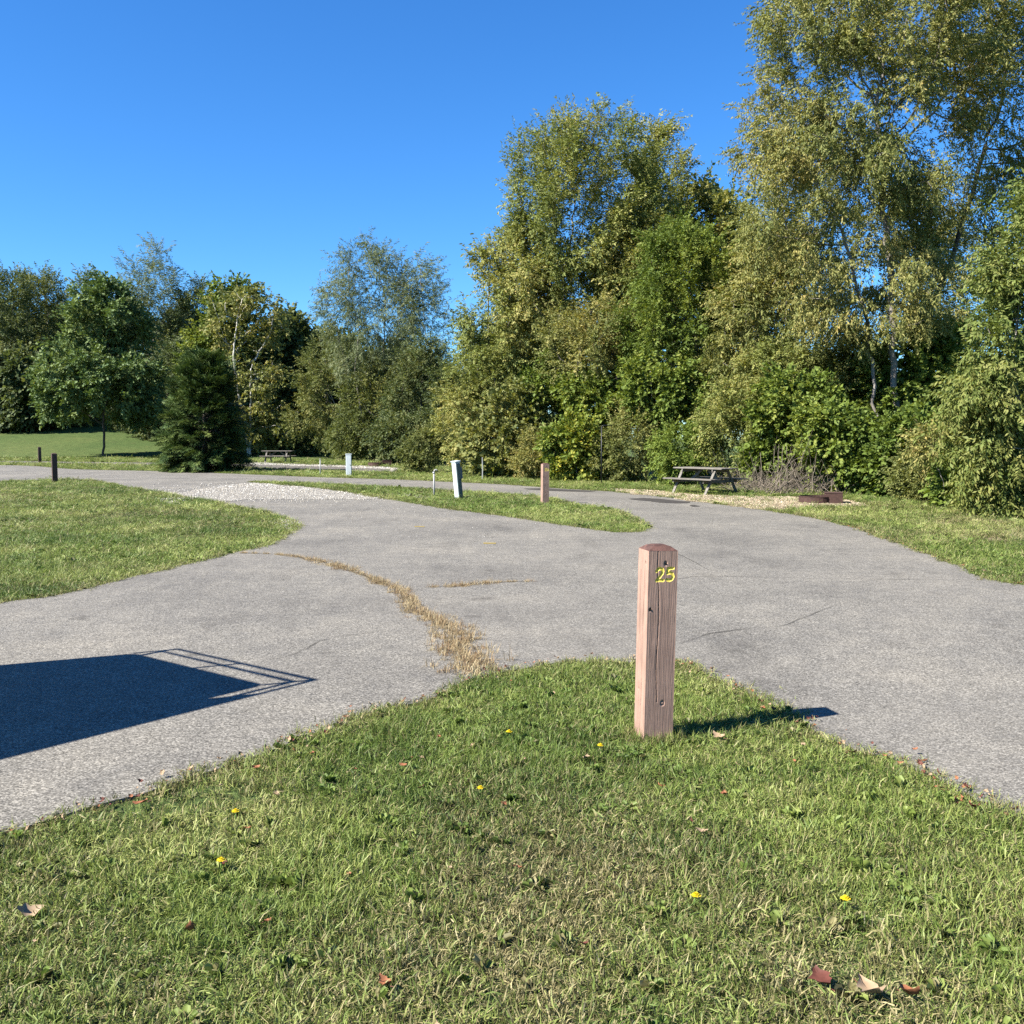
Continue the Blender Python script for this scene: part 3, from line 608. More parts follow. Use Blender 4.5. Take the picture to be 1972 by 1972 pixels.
# ------------------------------------------------------------------ trees
def grow(att, stems, D, di, dk, seed, up=.12, iters=140):
    """space colonisation: branches reach for points spread through the crown"""
    r = np.random.default_rng(seed); pos = []; par = []
    for st in stems:
        base = None
        for i, p in enumerate(st):
            pos.append(np.array(p, float)); par.append(-1 if base is None else base); base = len(pos) - 1
    pos = np.array(pos); par = list(par); A = np.array(att); nd = np.full(len(A), 1e9); ni = np.zeros(len(A), int)
    def upd(lo):
        nonlocal nd, ni
        new = pos[lo:]
        d = np.sqrt(((A[:, None, :] - new[None]) ** 2).sum(2)); j = d.argmin(1); m = d[np.arange(len(A)), j]
        b = m < nd; nd = np.where(b, m, nd); ni = np.where(b, j + lo, ni)
    upd(0); used = {}
    for it in range(iters):
        act = np.where(nd < di)[0]
        if len(act) == 0:
            di *= 1.4
            if di > 60 or len(A) == 0: break
            continue
        dirs = A[act] - pos[ni[act]]; dirs /= np.linalg.norm(dirs, axis=1)[:, None] + 1e-9
        acc = np.zeros((len(pos), 3)); np.add.at(acc, ni[act], dirs); src = np.unique(ni[act])
        v = acc[src]; v /= np.linalg.norm(v, axis=1)[:, None] + 1e-9; v += r.normal(0, .16, v.shape); v[:, 2] += up; v /= np.linalg.norm(v, axis=1)[:, None] + 1e-9
        new = []; np_ = []
        for s_, q in zip(src, v):
            c = used.get(s_, 0)
            if c >= 3: continue
            used[s_] = c + 1; new.append(pos[s_] + q * D); np_.append(s_)
        if not new: break
        lo = len(pos); pos = np.concatenate([pos, np.array(new)]); par += np_
        upd(lo)
        k = nd > dk; A, nd, ni = A[k], nd[k], ni[k]
        if len(A) == 0: break
    return pos, np.array(par)
def skeleton(pos, par, rtip, expo=2.4, rmax=None):
    n = len(pos); rad = np.zeros(n); cnt = np.zeros(n); kids = [[] for _ in range(n)]
    for i in range(n):
        if par[i] >= 0: kids[par[i]].append(i)
    for i in range(n - 1, -1, -1):
        if not kids[i]: rad[i] = rtip ** expo; cnt[i] = 1
        if par[i] >= 0: rad[par[i]] += rad[i]; cnt[par[i]] += cnt[i]
    rad = rad ** (1 / expo)
    if rmax: rad = np.minimum(rad, rmax)
    return rad, cnt, kids
def tube_chains(pos, par, rad, kids, keep):
    V = []; Fq = []
    for i in range(len(pos)):
        p = par[i]
        start = p < 0 or (kids[p] and max(kids[p], key=lambda q: rad[q]) != i)
        if not start: continue
        ch = [i]
        while kids[ch[-1]]: ch.append(max(kids[ch[-1]], key=lambda q: rad[q]))
        pts = [pos[q] for q in ch]; rr = [rad[q] for q in ch]
        if p >= 0: pts = [pos[p]] + pts; rr = [rr[0]] + rr
        if not keep(rr[0], p < 0) or len(pts) < 2: continue
        pts = np.array(pts); k = 7 if rr[0] > .06 else (4 if rr[0] > .02 else 3)
        t = np.gradient(pts, axis=0); t /= np.linalg.norm(t, axis=1)[:, None] + 1e-9
        ref = np.where(np.abs(t[:, 2:3]) < .9, np.array([[0, 0, 1.]]), np.array([[1., 0, 0]])); a = np.cross(t, ref); a /= np.linalg.norm(a, axis=1)[:, None] + 1e-9; b = np.cross(t, a)
        th = np.arange(k) * 2 * math.pi / k; rr = np.array(rr)
        if p < 0: rr[0] *= 1.35
        ring = pts[:, None] + (a[:, None] * np.cos(th)[None, :, None] + b[:, None] * np.sin(th)[None, :, None]) * rr[:, None, None]
        o = len(V) and sum(len(q) for q in V); V.append(ring.reshape(-1, 3)); m = len(pts)
        ii = (np.arange(m - 1)[:, None] * k + np.arange(k)[None]); jj = (np.arange(m - 1)[:, None] * k + (np.arange(k)[None] + 1) % k)
        Fq.append(np.stack([ii, jj, jj + k, ii + k], -1).reshape(-1, 4) + o)
    if not V: return None
    return np.concatenate(V), np.concatenate(Fq)

def n3(p, s, seed): return (vnoise(p[:, 0] * s + p[:, 2] * s * .37, p[:, 1] * s + seed, seed) + vnoise(p[:, 2] * s, p[:, 0] * s * .6 - p[:, 1] * s * .8 + 7, seed + 5)) / 2
TREES = {}
def tree(name, label, px, Y, crown, shape, mat, natt=450, nspray=1500, sscl=1.0, bark='bark_grey', stems=1, D=None, cat='tree', group=None, depth=.9, gap=.36, up=.12, droop=.15, fork=.35, rtip=.011, seed=1, stem_px=None, dy=0, base=None, rmax=.3):
    """crown: ellipses in photo pixels at distance Y: (x, y, rx, ry)"""
    r = np.random.default_rng(seed); bx, by = at(px, 900, Y)[0], Y + dy
    bz = float(terrain(bx, by)) if base is None else base
    o = empty(name, (bx, by, bz), 0, label, cat, group)
    els = []
    for (ex, ey, erx, ery) in crown:
        c = np.array(at(ex, ey, Y)); els.append((c + [0, dy, 0] - [bx, by, bz], erx / F * Y, ery / F * Y))
    vol = np.array([e[1] ** 2 * e[2] for e in els]) ** .85; vol /= vol.sum()
    pts = np.zeros((0, 3)); rnd = r.integers(0, 999)
    while len(pts) < natt:
        k = r.choice(len(els), natt, p=vol); u = r.normal(0, 1, (natt, 3)); u /= np.linalg.norm(u, axis=1)[:, None]; u *= (r.random(natt) ** (1 / 2.4))[:, None]
        c = np.array([els[q][0] for q in k]); s = np.array([[els[q][1], els[q][1] * depth, els[q][2]] for q in k])
        q = c + u * s; sc = 2.6 / np.mean([e[1] for e in els]) 
        q = q[(n3(q + 31, sc, rnd) > gap) & (q[:, 2] > .15)]; pts = np.concatenate([pts, q])
    pts = pts[:natt]
    top = max(e[0][2] + e[2] for e in els); D = D or max(.16, top * .026)
    st = []
    if stem_px:
        for sp in stem_px:
            w_ = [np.array(at(x, y, Y)) + [0, dy, 0] - [bx, by, bz] for x, y in sp]; w_[0][2] = min(w_[0][2], -.1); dn = []
            for a_, b_ in zip(w_[:-1], w_[1:]):
                m = max(1, int(np.linalg.norm(b_ - a_) / D)); dn += [a_ + (b_ - a_) * t / m + r.normal(0, .12 * D, 3) * (t > 0) for t in range(m)]
            st.append(dn + [w_[-1]])
    else:
        for k in range(stems):
            a = r.random() * 6.28; hf = top * fork * (.8 + .4 * r.random()); cx = np.mean([e[0][0] for e in els]) * .5; m = max(2, int(hf / D)); sp = (0 if stems == 1 else .18 * hf)
            st.append([np.array([sp * math.cos(a) * (t / m) + cx * (t / m) + .1 * (stems > 1) * math.cos(a), sp * math.sin(a) * (t / m) + .1 * (stems > 1) * math.sin(a), hf * t / m - (.15 if t == 0 else 0)]) + r.normal(0, .10 * D, 3) * (t > 0) for t in range(m + 1)])
    pos, par = grow(pts, st, D, D * 7, D * 2.0, seed, up)
    rad, cnt, kids = skeleton(pos, par, rtip, rmax=rmax)
    big = tube_chains(pos, par, rad, kids, lambda r0, root: root); sm = tube_chains(pos, par, rad, kids, lambda r0, root: not root)
    for nm, g in (('trunk', big), ('branches', sm)):
        if g is None: continue
        me = fast_mesh(nm, *g); me.materials.append(M[bark]); me.polygons.foreach_set('use_smooth', np.ones(len(me.polygons), bool)); ob = link(bpy.data.objects.new(nm, me), o)
        if nm == 'branches': ob['kind'] = 'stuff'
    thin = np.where((cnt <= 5) & (par >= 0))[0]
    k = r.choice(thin, nspray); dirn = pos[k] - pos[par[k]]; dirn /= np.linalg.norm(dirn, axis=1)[:, None] + 1e-9
    p = pos[k] + r.normal(0, .55 * D, (nspray, 3)); cc = np.mean(pos[thin], 0); outw = p - cc; outw /= np.linalg.norm(outw, axis=1)[:, None] + 1e-9
    v = dirn * .6 + outw * .5 + r.normal(0, .55, (nspray, 3)); v[:, 2] -= droop; v /= np.linalg.norm(v, axis=1)[:, None] + 1e-9
    keep = p[:, 2] > .05 + .2 * r.random(nspray); p, v = p[keep], v[keep]; m = len(p)
    rot = np.c_[r.normal(0, .5, m), -np.arcsin(np.clip(v[:, 2], -1, 1)), np.arctan2(v[:, 1], v[:, 0])]
    tint = np.clip(.20 + .42 * sstep((n3(p, .8, rnd + 3) - .25) / .5) + .18 * (n3(p, 2.5, rnd + 8) - .5) + .5 * (r.random(m) - .5), 0, 1)
    scatter('crown', p, rot, sscl * (.7 + .6 * r.random(m)), r.integers(0, 4, m), leaves(shape, mat), tint, None, o, M[mat])
    return o

RT = 'trees along the wooded bank'; LT = 'trees at the far left edge of the field'; BS = 'shrubs along the wooded bank'
# big trees on the right
tree('tall_tree', 'tallest tree, airy olive crown reaching the top of the picture on the right', 1722, 27.5, [(1700, 60, 260, 140), (1560, 150, 150, 150), (1640, 270, 210, 160), (1490, 300, 105, 120), (1740, 350, 150, 190), (1560, 430, 140, 130), (1700, 560, 160, 120), (1600, 600, 90, 90), (1830, 90, 130, 150)], 'droop', 'olive', 2600, 13000, .80, 'bark_grey', group=RT, gap=.37, up=.22, rtip=.0125, seed=11, D=.36, droop=.5,
     stem_px=[[(1735, 980), (1728, 860), (1722, 700), (1715, 520), (1700, 380), (1690, 240)], [(1705, 980), (1690, 830), (1672, 640), (1640, 500), (1600, 400)]])
tree('leaning_tree', 'dark trunk leaning right at the right edge, thin olive crown above', 1790, 28.6, [(1930, 170, 110, 160), (2000, 330, 110, 140), (1860, 40, 100, 80), (1960, 20, 120, 100)], 'droop', 'olive', 620, 3000, .9, 'bark_dark', group=RT, gap=.42, up=.2, rtip=.016, seed=12, D=.42, droop=.5, stem_px=[[(1762, 960), (1768, 800), (1778, 660), (1806, 560), (1843, 465), (1872, 380), (1905, 250)], [(1768, 960), (1772, 760), (1780, 640), (1795, 480), (1800, 330)]], rmax=.26)
tree('tall_tree', 'olive tree half hidden behind the tallest tree, filling its left side', 1560, 35, [(1560, 330, 120, 150), (1480, 420, 80, 110), (1640, 450, 130, 140), (1570, 560, 110, 110), (1790, 480, 110, 150), (1830, 620, 80, 100)], 'fine', 'olive', 900, 5000, 1.05, 'bark_dark', group=RT, gap=.34, up=.2, seed=23, D=.42, stems=2)
tree('olive_tree', 'tall rounded olive-gold tree standing left of the tallest one', 1105, 37, [(1095, 320, 110, 115), (1120, 440, 150, 140), (1045, 410, 85, 120), (1170, 310, 85, 105), (1210, 430, 100, 110), (1080, 560, 130, 110)], 'fine', 'gold', 1150, 7600, 1.12, 'bark_grey', stems=2, group=RT, gap=.33, up=.2, seed=13, D=.42)
tree('olive_tree', 'olive tree whose narrow top rises just right of the rounded olive-gold tree', 1245, 40, [(1265, 320, 62, 95), (1250, 430, 90, 110), (1240, 560, 100, 120)], 'fine', 'gold', 560, 3800, 1.25, 'bark_dark', group=RT, gap=.33, up=.2, seed=14)
tree('drooping_tree', 'olive tree with drooping leafy arms at the left end of the bank', 1000, 37.5, [(1000, 560, 80, 120), (935, 520, 35, 55), (965, 680, 85, 110), (920, 640, 40, 70), (1010, 450, 40, 50)], 'droop', 'gold', 620, 3800, 1.1, 'bark_grey', stems=2, group=RT, gap=.36, seed=15, droop=.4)
tree('round_green_tree', 'rounded fresh green tree in front of the taller olive trees', 1337, 33, [(1320, 530, 105, 105), (1300, 640, 110, 110), (1370, 620, 80, 100)], 'fine', 'green', 700, 4600, 1.1, 'bark_dark', stems=2, group=RT, gap=.34, seed=16)
tree('golden_tree', 'golden tinted tree behind, between the round green and the tallest tree', 1395, 41, [(1380, 420, 75, 85), (1420, 520, 90, 110), (1350, 400, 50, 60)], 'broad', 'gold', 420, 2000, 1.1, 'bark_dark', group=RT, gap=.36, seed=17)
tree('mid_tree', 'olive tree with low spreading crown under the rounded olive-gold tree', 1185, 34.5, [(1150, 690, 110, 75), (1200, 630, 80, 70), (1100, 650, 60, 60)], 'fine', 'olive', 520, 2500, 1.05, 'bark_dark', stems=2, group=RT, gap=.36, seed=18, fork=.45)
tree('mid_tree', 'leafy olive tree between the round green tree and the pale double trunk', 1485, 31, [(1460, 600, 90, 90), (1500, 500, 80, 70), (1450, 690, 90, 80)], 'droop', 'olive', 520, 2500, 1.0, 'bark_grey', group=RT, gap=.38, seed=19, droop=.4)
tree('yellow_green_tree', 'near yellow-green tree with hanging leaves filling the right edge', 2010, 17.5, [(1950, 760, 130, 150), (1920, 880, 100, 110), (1985, 560, 110, 130), (1990, 420, 70, 90), (1890, 640, 50, 60)], 'droop', 'limeolive', 900, 3800, .82, 'bark_grey', stems=2, group=RT, gap=.37, seed=20, D=.26, droop=.7)
tree('thin_tree', 'thin dark sparse tree behind the right edge with sky showing through', 1950, 40, [(1950, 600, 90, 180), (1880, 560, 60, 110)], 'fine', 'dark', 420, 1300, 1.2, 'bark_dark', group=RT, gap=.42, seed=21)
tree('ivy_tree', 'dark green leafy tree wrapped round the foot of the pale trunks', 1740, 28.5, [(1720, 760, 90, 110), (1790, 720, 70, 120), (1690, 850, 90, 70)], 'broad', 'green', 520, 2400, 1.0, 'bark_dark', stems=2, group=RT, gap=.36, seed=22)
tree('mid_tree', 'golden olive tree joining the rounded olive-gold tree and the round green tree', 1235, 36, [(1230, 560, 90, 90), (1190, 500, 70, 80), (1260, 480, 60, 70)], 'fine', 'gold', 480, 2800, 1.1, 'bark_grey', group=RT, gap=.33, seed=24)
tree('mid_tree', 'olive tree filling the gap below the golden tinted tree', 1430, 36, [(1430, 600, 90, 100), (1400, 690, 90, 80), (1490, 640, 70, 80)], 'fine', 'olive', 480, 2800, 1.1, 'bark_grey', group=RT, gap=.33, seed=25)
tree('mid_tree', 'shady olive tree low behind the left end of the bank', 1010, 41, [(1010, 690, 90, 100), (960, 770, 80, 70), (1060, 640, 70, 80)], 'fine', 'olive', 480, 2600, 1.2, 'bark_dark', group=RT, gap=.32, seed=26)
# shrubs along the bank
def shrub(label, px, Y, crown, shape, mat, nspray, seed, natt=260, sscl=.85, **kw):
    return tree('shrub', label, px, Y, crown, shape, mat, natt, nspray, sscl, kw.pop('bark', 'bark_grey'), kw.pop('stems', 5), cat='shrub', group=BS, gap=kw.pop('gap', .30), fork=.25, rtip=.005, seed=seed, **kw)
shrub('low weedy grey-green shrub at the left end of the bank', 812, 39, [(812, 862, 34, 30), (790, 878, 22, 18), (840, 845, 25, 35)], 'fine', 'brownleaf', 1100, 31, natt=200)
shrub('tall yellow-olive shrub rising behind the low weedy shrub', 905, 36.5, [(915, 780, 70, 95), (880, 830, 45, 60), (950, 720, 60, 60)], 'droop', 'gold', 2200, 32, natt=420)
shrub('olive shrub behind the thin white stake', 960, 34.8, [(955, 855, 65, 65), (1000, 810, 60, 70)], 'broad', 'olive', 1700, 33)
shrub('shady green shrub deep behind the wooden post numbered 26', 1060, 35.5, [(1055, 770, 75, 80), (1040, 860, 60, 50)], 'broad', 'green', 1700, 34)
shrub('shrub with bright yellow and lime leaves behind the lantern pole', 1112, 31.8, [(1115, 850, 42, 60), (1085, 870, 36, 50), (1140, 890, 40, 35)], 'broad', 'yellow', 1300, 35, sscl=.8)
shrub('olive shrub right of the lantern pole', 1195, 31.3, [(1195, 870, 55, 55), (1235, 830, 50, 60)], 'fine', 'olive', 1500, 36)
shrub('dark green vine-covered shrub above and behind the near picnic table', 1290, 31.5, [(1290, 780, 75, 70), (1250, 740, 55, 60), (1330, 750, 60, 60)], 'broad', 'green', 1900, 37, natt=340)
shrub('bright lime shrub just behind the left end of the near picnic table', 1305, 29, [(1305, 875, 60, 38), (1340, 850, 45, 40)], 'fine', 'lime', 1300, 38)
shrub('large olive shrub behind the right end of the near picnic table', 1430, 28.3, [(1420, 800, 75, 75), (1460, 850, 70, 60), (1390, 840, 50, 60)], 'fine', 'gold', 2200, 39, natt=360)
shrub('leafy green shrub above the bare brush', 1540, 27, [(1530, 790, 85, 75), (1570, 840, 75, 55)], 'broad', 'green', 1900, 40, natt=340)
shrub('bright green shrub behind the fire ring', 1625, 24.8, [(1625, 860, 70, 60), (1660, 900, 60, 50), (1590, 820, 45, 40)], 'broad', 'green', 1800, 41, natt=320)
shrub('dark green shrub right of the fire ring', 1715, 24, [(1710, 900, 70, 60), (1750, 850, 60, 60)], 'broad', 'green', 1700, 42)
shrub('olive-green shrub half way to the right edge on the bank', 1800, 22, [(1790, 925, 65, 55), (1830, 880, 60, 55)], 'fine', 'olive', 1600, 43)
shrub('green shrub below the hanging leaves of the yellow-green tree', 1880, 20, [(1880, 950, 70, 50), (1900, 910, 60, 50)], 'broad', 'lime', 1600, 44)
shrub('lowest shrub beyond the bank crest at the right edge', 1960, 18, [(1955, 970, 70, 50), (1990, 930, 60, 50)], 'broad', 'green', 1500, 45)
shrub('small sapling with bent bare stem on the bank crest', 1822, 19.6, [(1800, 850, 40, 30), (1770, 870, 25, 20)], 'droop', 'olive', 160, 46, natt=60, stems=1, stem_px=[[(1822, 985), (1818, 940), (1808, 905), (1795, 880)]], D=.12, sscl=.7)
# darker trees further back on the right
for k, (px, Y, cr, lb) in enumerate([(1080, 47, [(1080, 680, 120, 110)], 'shaded tree deep in the wood behind the wooden post numbered 26'), (1290, 47, [(1280, 690, 120, 110)], 'shaded tree deep in the wood behind the near picnic table'), (1480, 44, [(1480, 760, 110, 75)], 'shaded low tree deep in the wood behind the bare brush'),
                                     (1630, 42, [(1630, 770, 110, 80)], 'shaded low tree deep in the wood behind the fire ring'), (1810, 38, [(1810, 800, 110, 85)], 'shaded low tree deep in the wood left of the right edge'), (1960, 34, [(1960, 800, 100, 110)], 'shaded tree deep in the wood at the right edge')]):
    tree('shaded_tree', lb, px, Y, cr, 'broad', 'dark', 320, 1300, 1.5, 'bark_dark', group='shaded trees behind the bank', gap=.32, seed=50 + k)
# far left trees
tree('oak_tree', 'round oak with a clean short trunk standing alone on the left lawn', 200, 67, [(195, 715, 112, 95), (205, 630, 80, 75), (200, 570, 40, 40), (140, 770, 60, 45), (260, 770, 60, 45)], 'oak', 'oak', 900, 4200, 1.5, 'bark_dark', seed=60, fork=.22, gap=.35, D=.33, depth=1.0, rmax=.19, up=.05)
tree('sycamore_tree', 'pale-stemmed yellow-green tree behind the dark spruce', 482, 70, [(480, 640, 80, 90), (470, 740, 95, 95), (490, 830, 85, 45), (440, 600, 50, 50)], 'broad', 'olive', 800, 2000, 1.3, 'bark_pale', stems=3, seed=61, gap=.42, D=.36, group=LT, up=.25, rmax=.14, rtip=.02, fork=.5)
tree('green_tree', 'fresh green tree with a pointed top behind the pale-stemmed tree', 425, 73, [(440, 600, 50, 62), (410, 680, 65, 80), (460, 560, 28, 30), (400, 760, 60, 70)], 'broad', 'green', 480, 2200, 1.7, 'bark_dark', seed=62, group=LT, gap=.32)
tree('willow_tree', 'tall airy grey-green tree with arching branches left of the sky gap', 715, 58, [(690, 550, 70, 80), (720, 490, 55, 42), (640, 590, 40, 45), (745, 620, 80, 70), (705, 690, 70, 60), (770, 560, 45, 50)], 'willow', 'greyleaf', 760, 2700, 1.35, 'bark_grey', stems=2, seed=63, group=LT, gap=.42, up=.25, droop=.6, D=.36)
tree('willow_tree', 'thin sparse tree with bare upright branches right of the airy grey-green one', 800, 57, [(810, 560, 52, 75), (835, 640, 40, 80), (790, 640, 50, 60), (800, 720, 50, 50)], 'willow', 'greyleaf', 520, 1150, 1.35, 'bark_grey', stems=2, seed=64, group=LT, gap=.45, up=.3, droop=.5, D=.36)
for k, (px, Y, cr, sh, mt, ns, lb) in enumerate([
        (15, 86, [(10, 600, 60, 90), (30, 680, 70, 90)], 'fine', 'dark', 1700, 'dark brown-green tree at the far left edge'),
        (85, 90, [(85, 570, 50, 75), (95, 650, 60, 70), (60, 720, 60, 60)], 'fine', 'brownleaf', 1700, 'olive tree with a bushy top, second from the left edge'),
        (170, 88, [(170, 590, 40, 70), (190, 660, 60, 80)], 'fine', 'greyleaf', 1400, 'grey-green tree peeping out above the lone oak'),
        (285, 85, [(290, 560, 55, 85), (270, 650, 60, 90), (320, 680, 60, 100), (250, 590, 25, 50)], 'willow', 'greyleaf', 1500, 'tall thin-leaved grey tree right of the lone oak'),
        (370, 86, [(375, 600, 45, 65), (360, 680, 60, 90)], 'fine', 'dark', 1500, 'dark tree left of the fresh green pointed tree'),
        (40, 82, [(30, 740, 70, 65), (90, 760, 50, 40)], 'broad', 'dark', 1300, 'low dark shaded tree below the far left trees'),
        (320, 80, [(300, 770, 70, 70), (350, 730, 60, 80)], 'fine', 'dark', 1500, 'dark shaded tree between the lone oak and the spruce'),
        (555, 76, [(550, 650, 38, 48), (545, 730, 55, 70)], 'broad', 'dark', 1200, 'small dark round tree right of the pale-stemmed tree'),
        (610, 80, [(610, 660, 45, 32), (640, 700, 50, 45), (590, 720, 50, 50)], 'broad', 'dark', 1100, 'dark low tree behind, left of the airy grey-green tree'),
        (640, 68, [(640, 730, 70, 85), (620, 800, 70, 60), (670, 690, 45, 50)], 'fine', 'brownleaf', 1900, 'brownish olive thicket tree behind the far white box'),
        (735, 58, [(730, 780, 70, 85), (700, 830, 60, 45)], 'fine', 'brownleaf', 1700, 'olive thicket tree behind the far fire ring'),
        (815, 54, [(815, 730, 55, 85), (840, 800, 50, 60), (785, 800, 50, 70)], 'fine', 'dark', 1900, 'dark green thicket tree below the thin sparse tree'),
        (560, 76, [(560, 790, 55, 65), (600, 840, 45, 40)], 'fine', 'brownleaf', 1200, 'leafy thicket right of the far picnic table'),
        (870, 50, [(865, 760, 30, 70), (850, 830, 45, 50)], 'fine', 'dark', 900, 'dark narrow shrubby tree at the foot of the sky gap')]):
    tree('woodland_tree', lb, px, Y, cr + ([(px, 790, 60, 60)] if Y > 78 else []), sh, mt, 480, int(ns * 1.7), 2.1 if Y > 70 else 1.4, 'bark_dark' if mt == 'dark' else 'bark_grey', seed=70 + k, group=LT, gap=.34, stems=1 if Y > 70 else 3)

for k, (px, top, lb) in enumerate([(-60, 600, 'woods just outside the left edge'), (20, 590, 'leftmost dark tree of the back row'), (110, 610, 'dark back-row tree behind the bushy-topped olive tree'), (190, 620, 'dark back-row tree straight behind the lone oak'), (260, 600, 'dark back-row tree right behind the oak crown'), (340, 600, 'dark back-row tree behind the tall thin-leaved grey tree'),
                                   (430, 640, 'dark back-row tree behind the spruce'), (510, 650, 'dark back-row tree behind the pale-stemmed tree'), (590, 690, 'dark back-row tree behind the far picnic table'), (670, 680, 'dark back-row tree behind the airy grey-green tree'), (760, 690, 'dark back-row tree behind the thin sparse tree'), (850, 740, 'low dark back-row tree at the foot of the sky gap')]):
    Y = 100 if px < 400 else 82; m = (top + 860) / 2
    tree('back_row_tree', lb, px, Y, [(px, m - 40, 62, (860 - top) / 2 - 20), (px + 20, 800, 70, 60), (px - 25, 760, 50, 70)], 'broad', 'dark', 300, 2000, 2.5, 'bark_dark', seed=100 + k, group='dark trees in the back row', gap=.30, D=.6)
UG = 'undergrowth below the far trees'
for k, (px, Y, cr, mt, lb) in enumerate([(600, 72, [(600, 850, 55, 32)], 'dark', 'dark undergrowth left of the far white box'), (690, 62, [(690, 855, 55, 32)], 'brownleaf', 'olive undergrowth right above the far white box'), (770, 50, [(765, 845, 50, 40)], 'dark', 'dark undergrowth above the far fire ring'),
                                         (520, 76, [(510, 850, 70, 26)], 'brownleaf', 'brownish undergrowth behind the far picnic table'), (60, 84, [(60, 810, 80, 24)], 'brownleaf', 'weedy strip below the trees at the far left'), (-20, 82, [(-10, 800, 70, 28)], 'brownleaf', 'weedy strip reaching out of the left edge'), (150, 86, [(160, 815, 60, 20)], 'olive', 'weedy strip left behind the oak trunk'), (290, 84, [(270, 815, 60, 26)], 'dark', 'dark weedy strip between oak trunk and spruce')]):
    tree('undergrowth_shrub', lb, px, Y, cr, 'fine', mt, 220, 1100, 1.5, 'bark_grey', 5, cat='shrub', group=UG, gap=.25, fork=.2, seed=120 + k)
for a in [('green shrub between the lantern pole and the olive tree above it', 1165, 33.6, [(1165, 800, 65, 65), (1130, 760, 50, 50)], 'broad', 'green', 1500, 140), ('olive shrub high behind the near picnic table', 1390, 31.5, [(1390, 740, 70, 65)], 'fine', 'olive', 1400, 141), ('olive shrub between the green shrub above the brush and the pale trunks', 1605, 29.5, [(1600, 730, 75, 75), (1640, 690, 60, 60)], 'droop', 'olive', 1700, 142),
          ('low shady shrub just above the bare brush', 1490, 27.4, [(1490, 885, 60, 40)], 'broad', 'green', 900, 143), ('yellow-green shrub above the olive shrub by the tall trunk', 1520, 30, [(1500, 710, 75, 60)], 'droop', 'gold', 1500, 144), ('shady shrub left of the yellow-leaved shrub', 1030, 33.5, [(1035, 880, 50, 45)], 'fine', 'olive', 1000, 145)]:
    shrub(*a)

# spruce
def spruce(px, Y, H, Rm, label):
    r = np.random.default_rng(5); x, y, _ = at(px, 900, Y); o = empty('spruce_tree', (x, y, float(terrain(x, y))), 0, label, 'tree')
    MB().tube([(0, 0, -.1), (0.03, 0, H * .5), (0, .02, H * .98)], [.14, .08, .012], 8).build('trunk', M['bark_dark'], o, True)
    P_, Rr, S_, T_ = [], [], [], []; bm = MB(); nb = 210
    for i in range(nb):
        t = (i + r.random()) / nb; z = .12 + (H - .25) * t ** 1.15; L = Rm * (1 - z / H) ** .50 * (.78 + .4 * r.random()); az = i * 2.4 + r.normal(0, .3)
        dh = np.array([math.cos(az), math.sin(az), 0]); e = .12 + .5 * t; path = []
        for k in range(9):
            s = k / 8; path.append(np.array([0, 0, z]) + dh * L * s + np.array([0, 0, L * (e * s - .55 * s * s * (1 - t) + .15 * s ** 3)]))
        bm.tube(path[::2], [.018 * (1 - t) + .006, .012, .008, .006, .004], 4, False)
        m = int(5 + 13 * L / Rm)
        for k in range(m):
            s = .22 + .78 * r.random() ** .7; q = s * 8; j = min(7, int(q)); p = path[j] + (path[j + 1] - path[j]) * (q - j); d = path[j + 1] - path[j]; d = d / np.linalg.norm(d)
            side = r.normal(0, .55); ya = math.atan2(d[1], d[0]) + side; pt = -math.asin(np.clip(d[2] - .05 + r.normal(0, .18), -1, 1))
            P_.append(p + r.normal(0, .04, 3)); Rr.append((r.normal(0, .4), pt, ya)); S_.append((.75 + .5 * r.random())); T_.append(np.clip(.2 + .75 * s * r.random() + .1 * r.normal(), 0, 1))
    bm.build('branches', M['bark_dark'], o)
    ng = scatter_group('spruce_twigs', [source('spruce_twig', needle_mesh(k), M['spruce']) for k in range(4)])
    scatter('crown', P_, Rr, np.array(S_), r.integers(0, 4, len(P_)), ng, np.array(T_), None, o, M['spruce'])
spruce(395, 41.5, 4.75, 1.80, 'dark green spruce beside the road, wide at the ground')

# bare brush
def brush(px, Y, w_, h_, n, seed, label):
    r = np.random.default_rng(seed); x, y, _ = at(px, 930, Y); b = MB(); o = empty('brush_pile', (x, y, float(terrain(x, y))), 0, label, 'brush')
    for part, cnt in (('stems', n), ('twigs', n * 2)):
        b = MB()
        for i in range(cnt):
            a = np.array([r.uniform(-w_, w_), r.uniform(-.6, .6), -.05]); d = np.array([r.normal(0, .8), r.normal(0, .4), .8 + .3 * r.random()]); L = h_ * (.5 + .8 * r.random()); d /= np.linalg.norm(d)
            pts = [a + d * L * t + np.array([0, 0, -.45 * L * t * t * r.random()]) + r.normal(0, .03, 3) * (t > 0) for t in np.linspace(0, 1, 6)]
            r0 = (.011 if part == 'stems' else .006) * (.6 + .8 * r.random()); b.tube(pts, [r0, r0 * .85, r0 * .7, r0 * .6, r0 * .45, r0 * .3], 4, False)
        b.build(part, M['twig'], o)['kind'] = 'stuff'
brush(1540, 24.6, 1.0, 1.5, 55, 3, 'tangle of bare grey twigs behind the fire ring')
brush(1455, 26.2, .8, .8, 60, 4, 'low bare brown twigs right of the near picnic table')
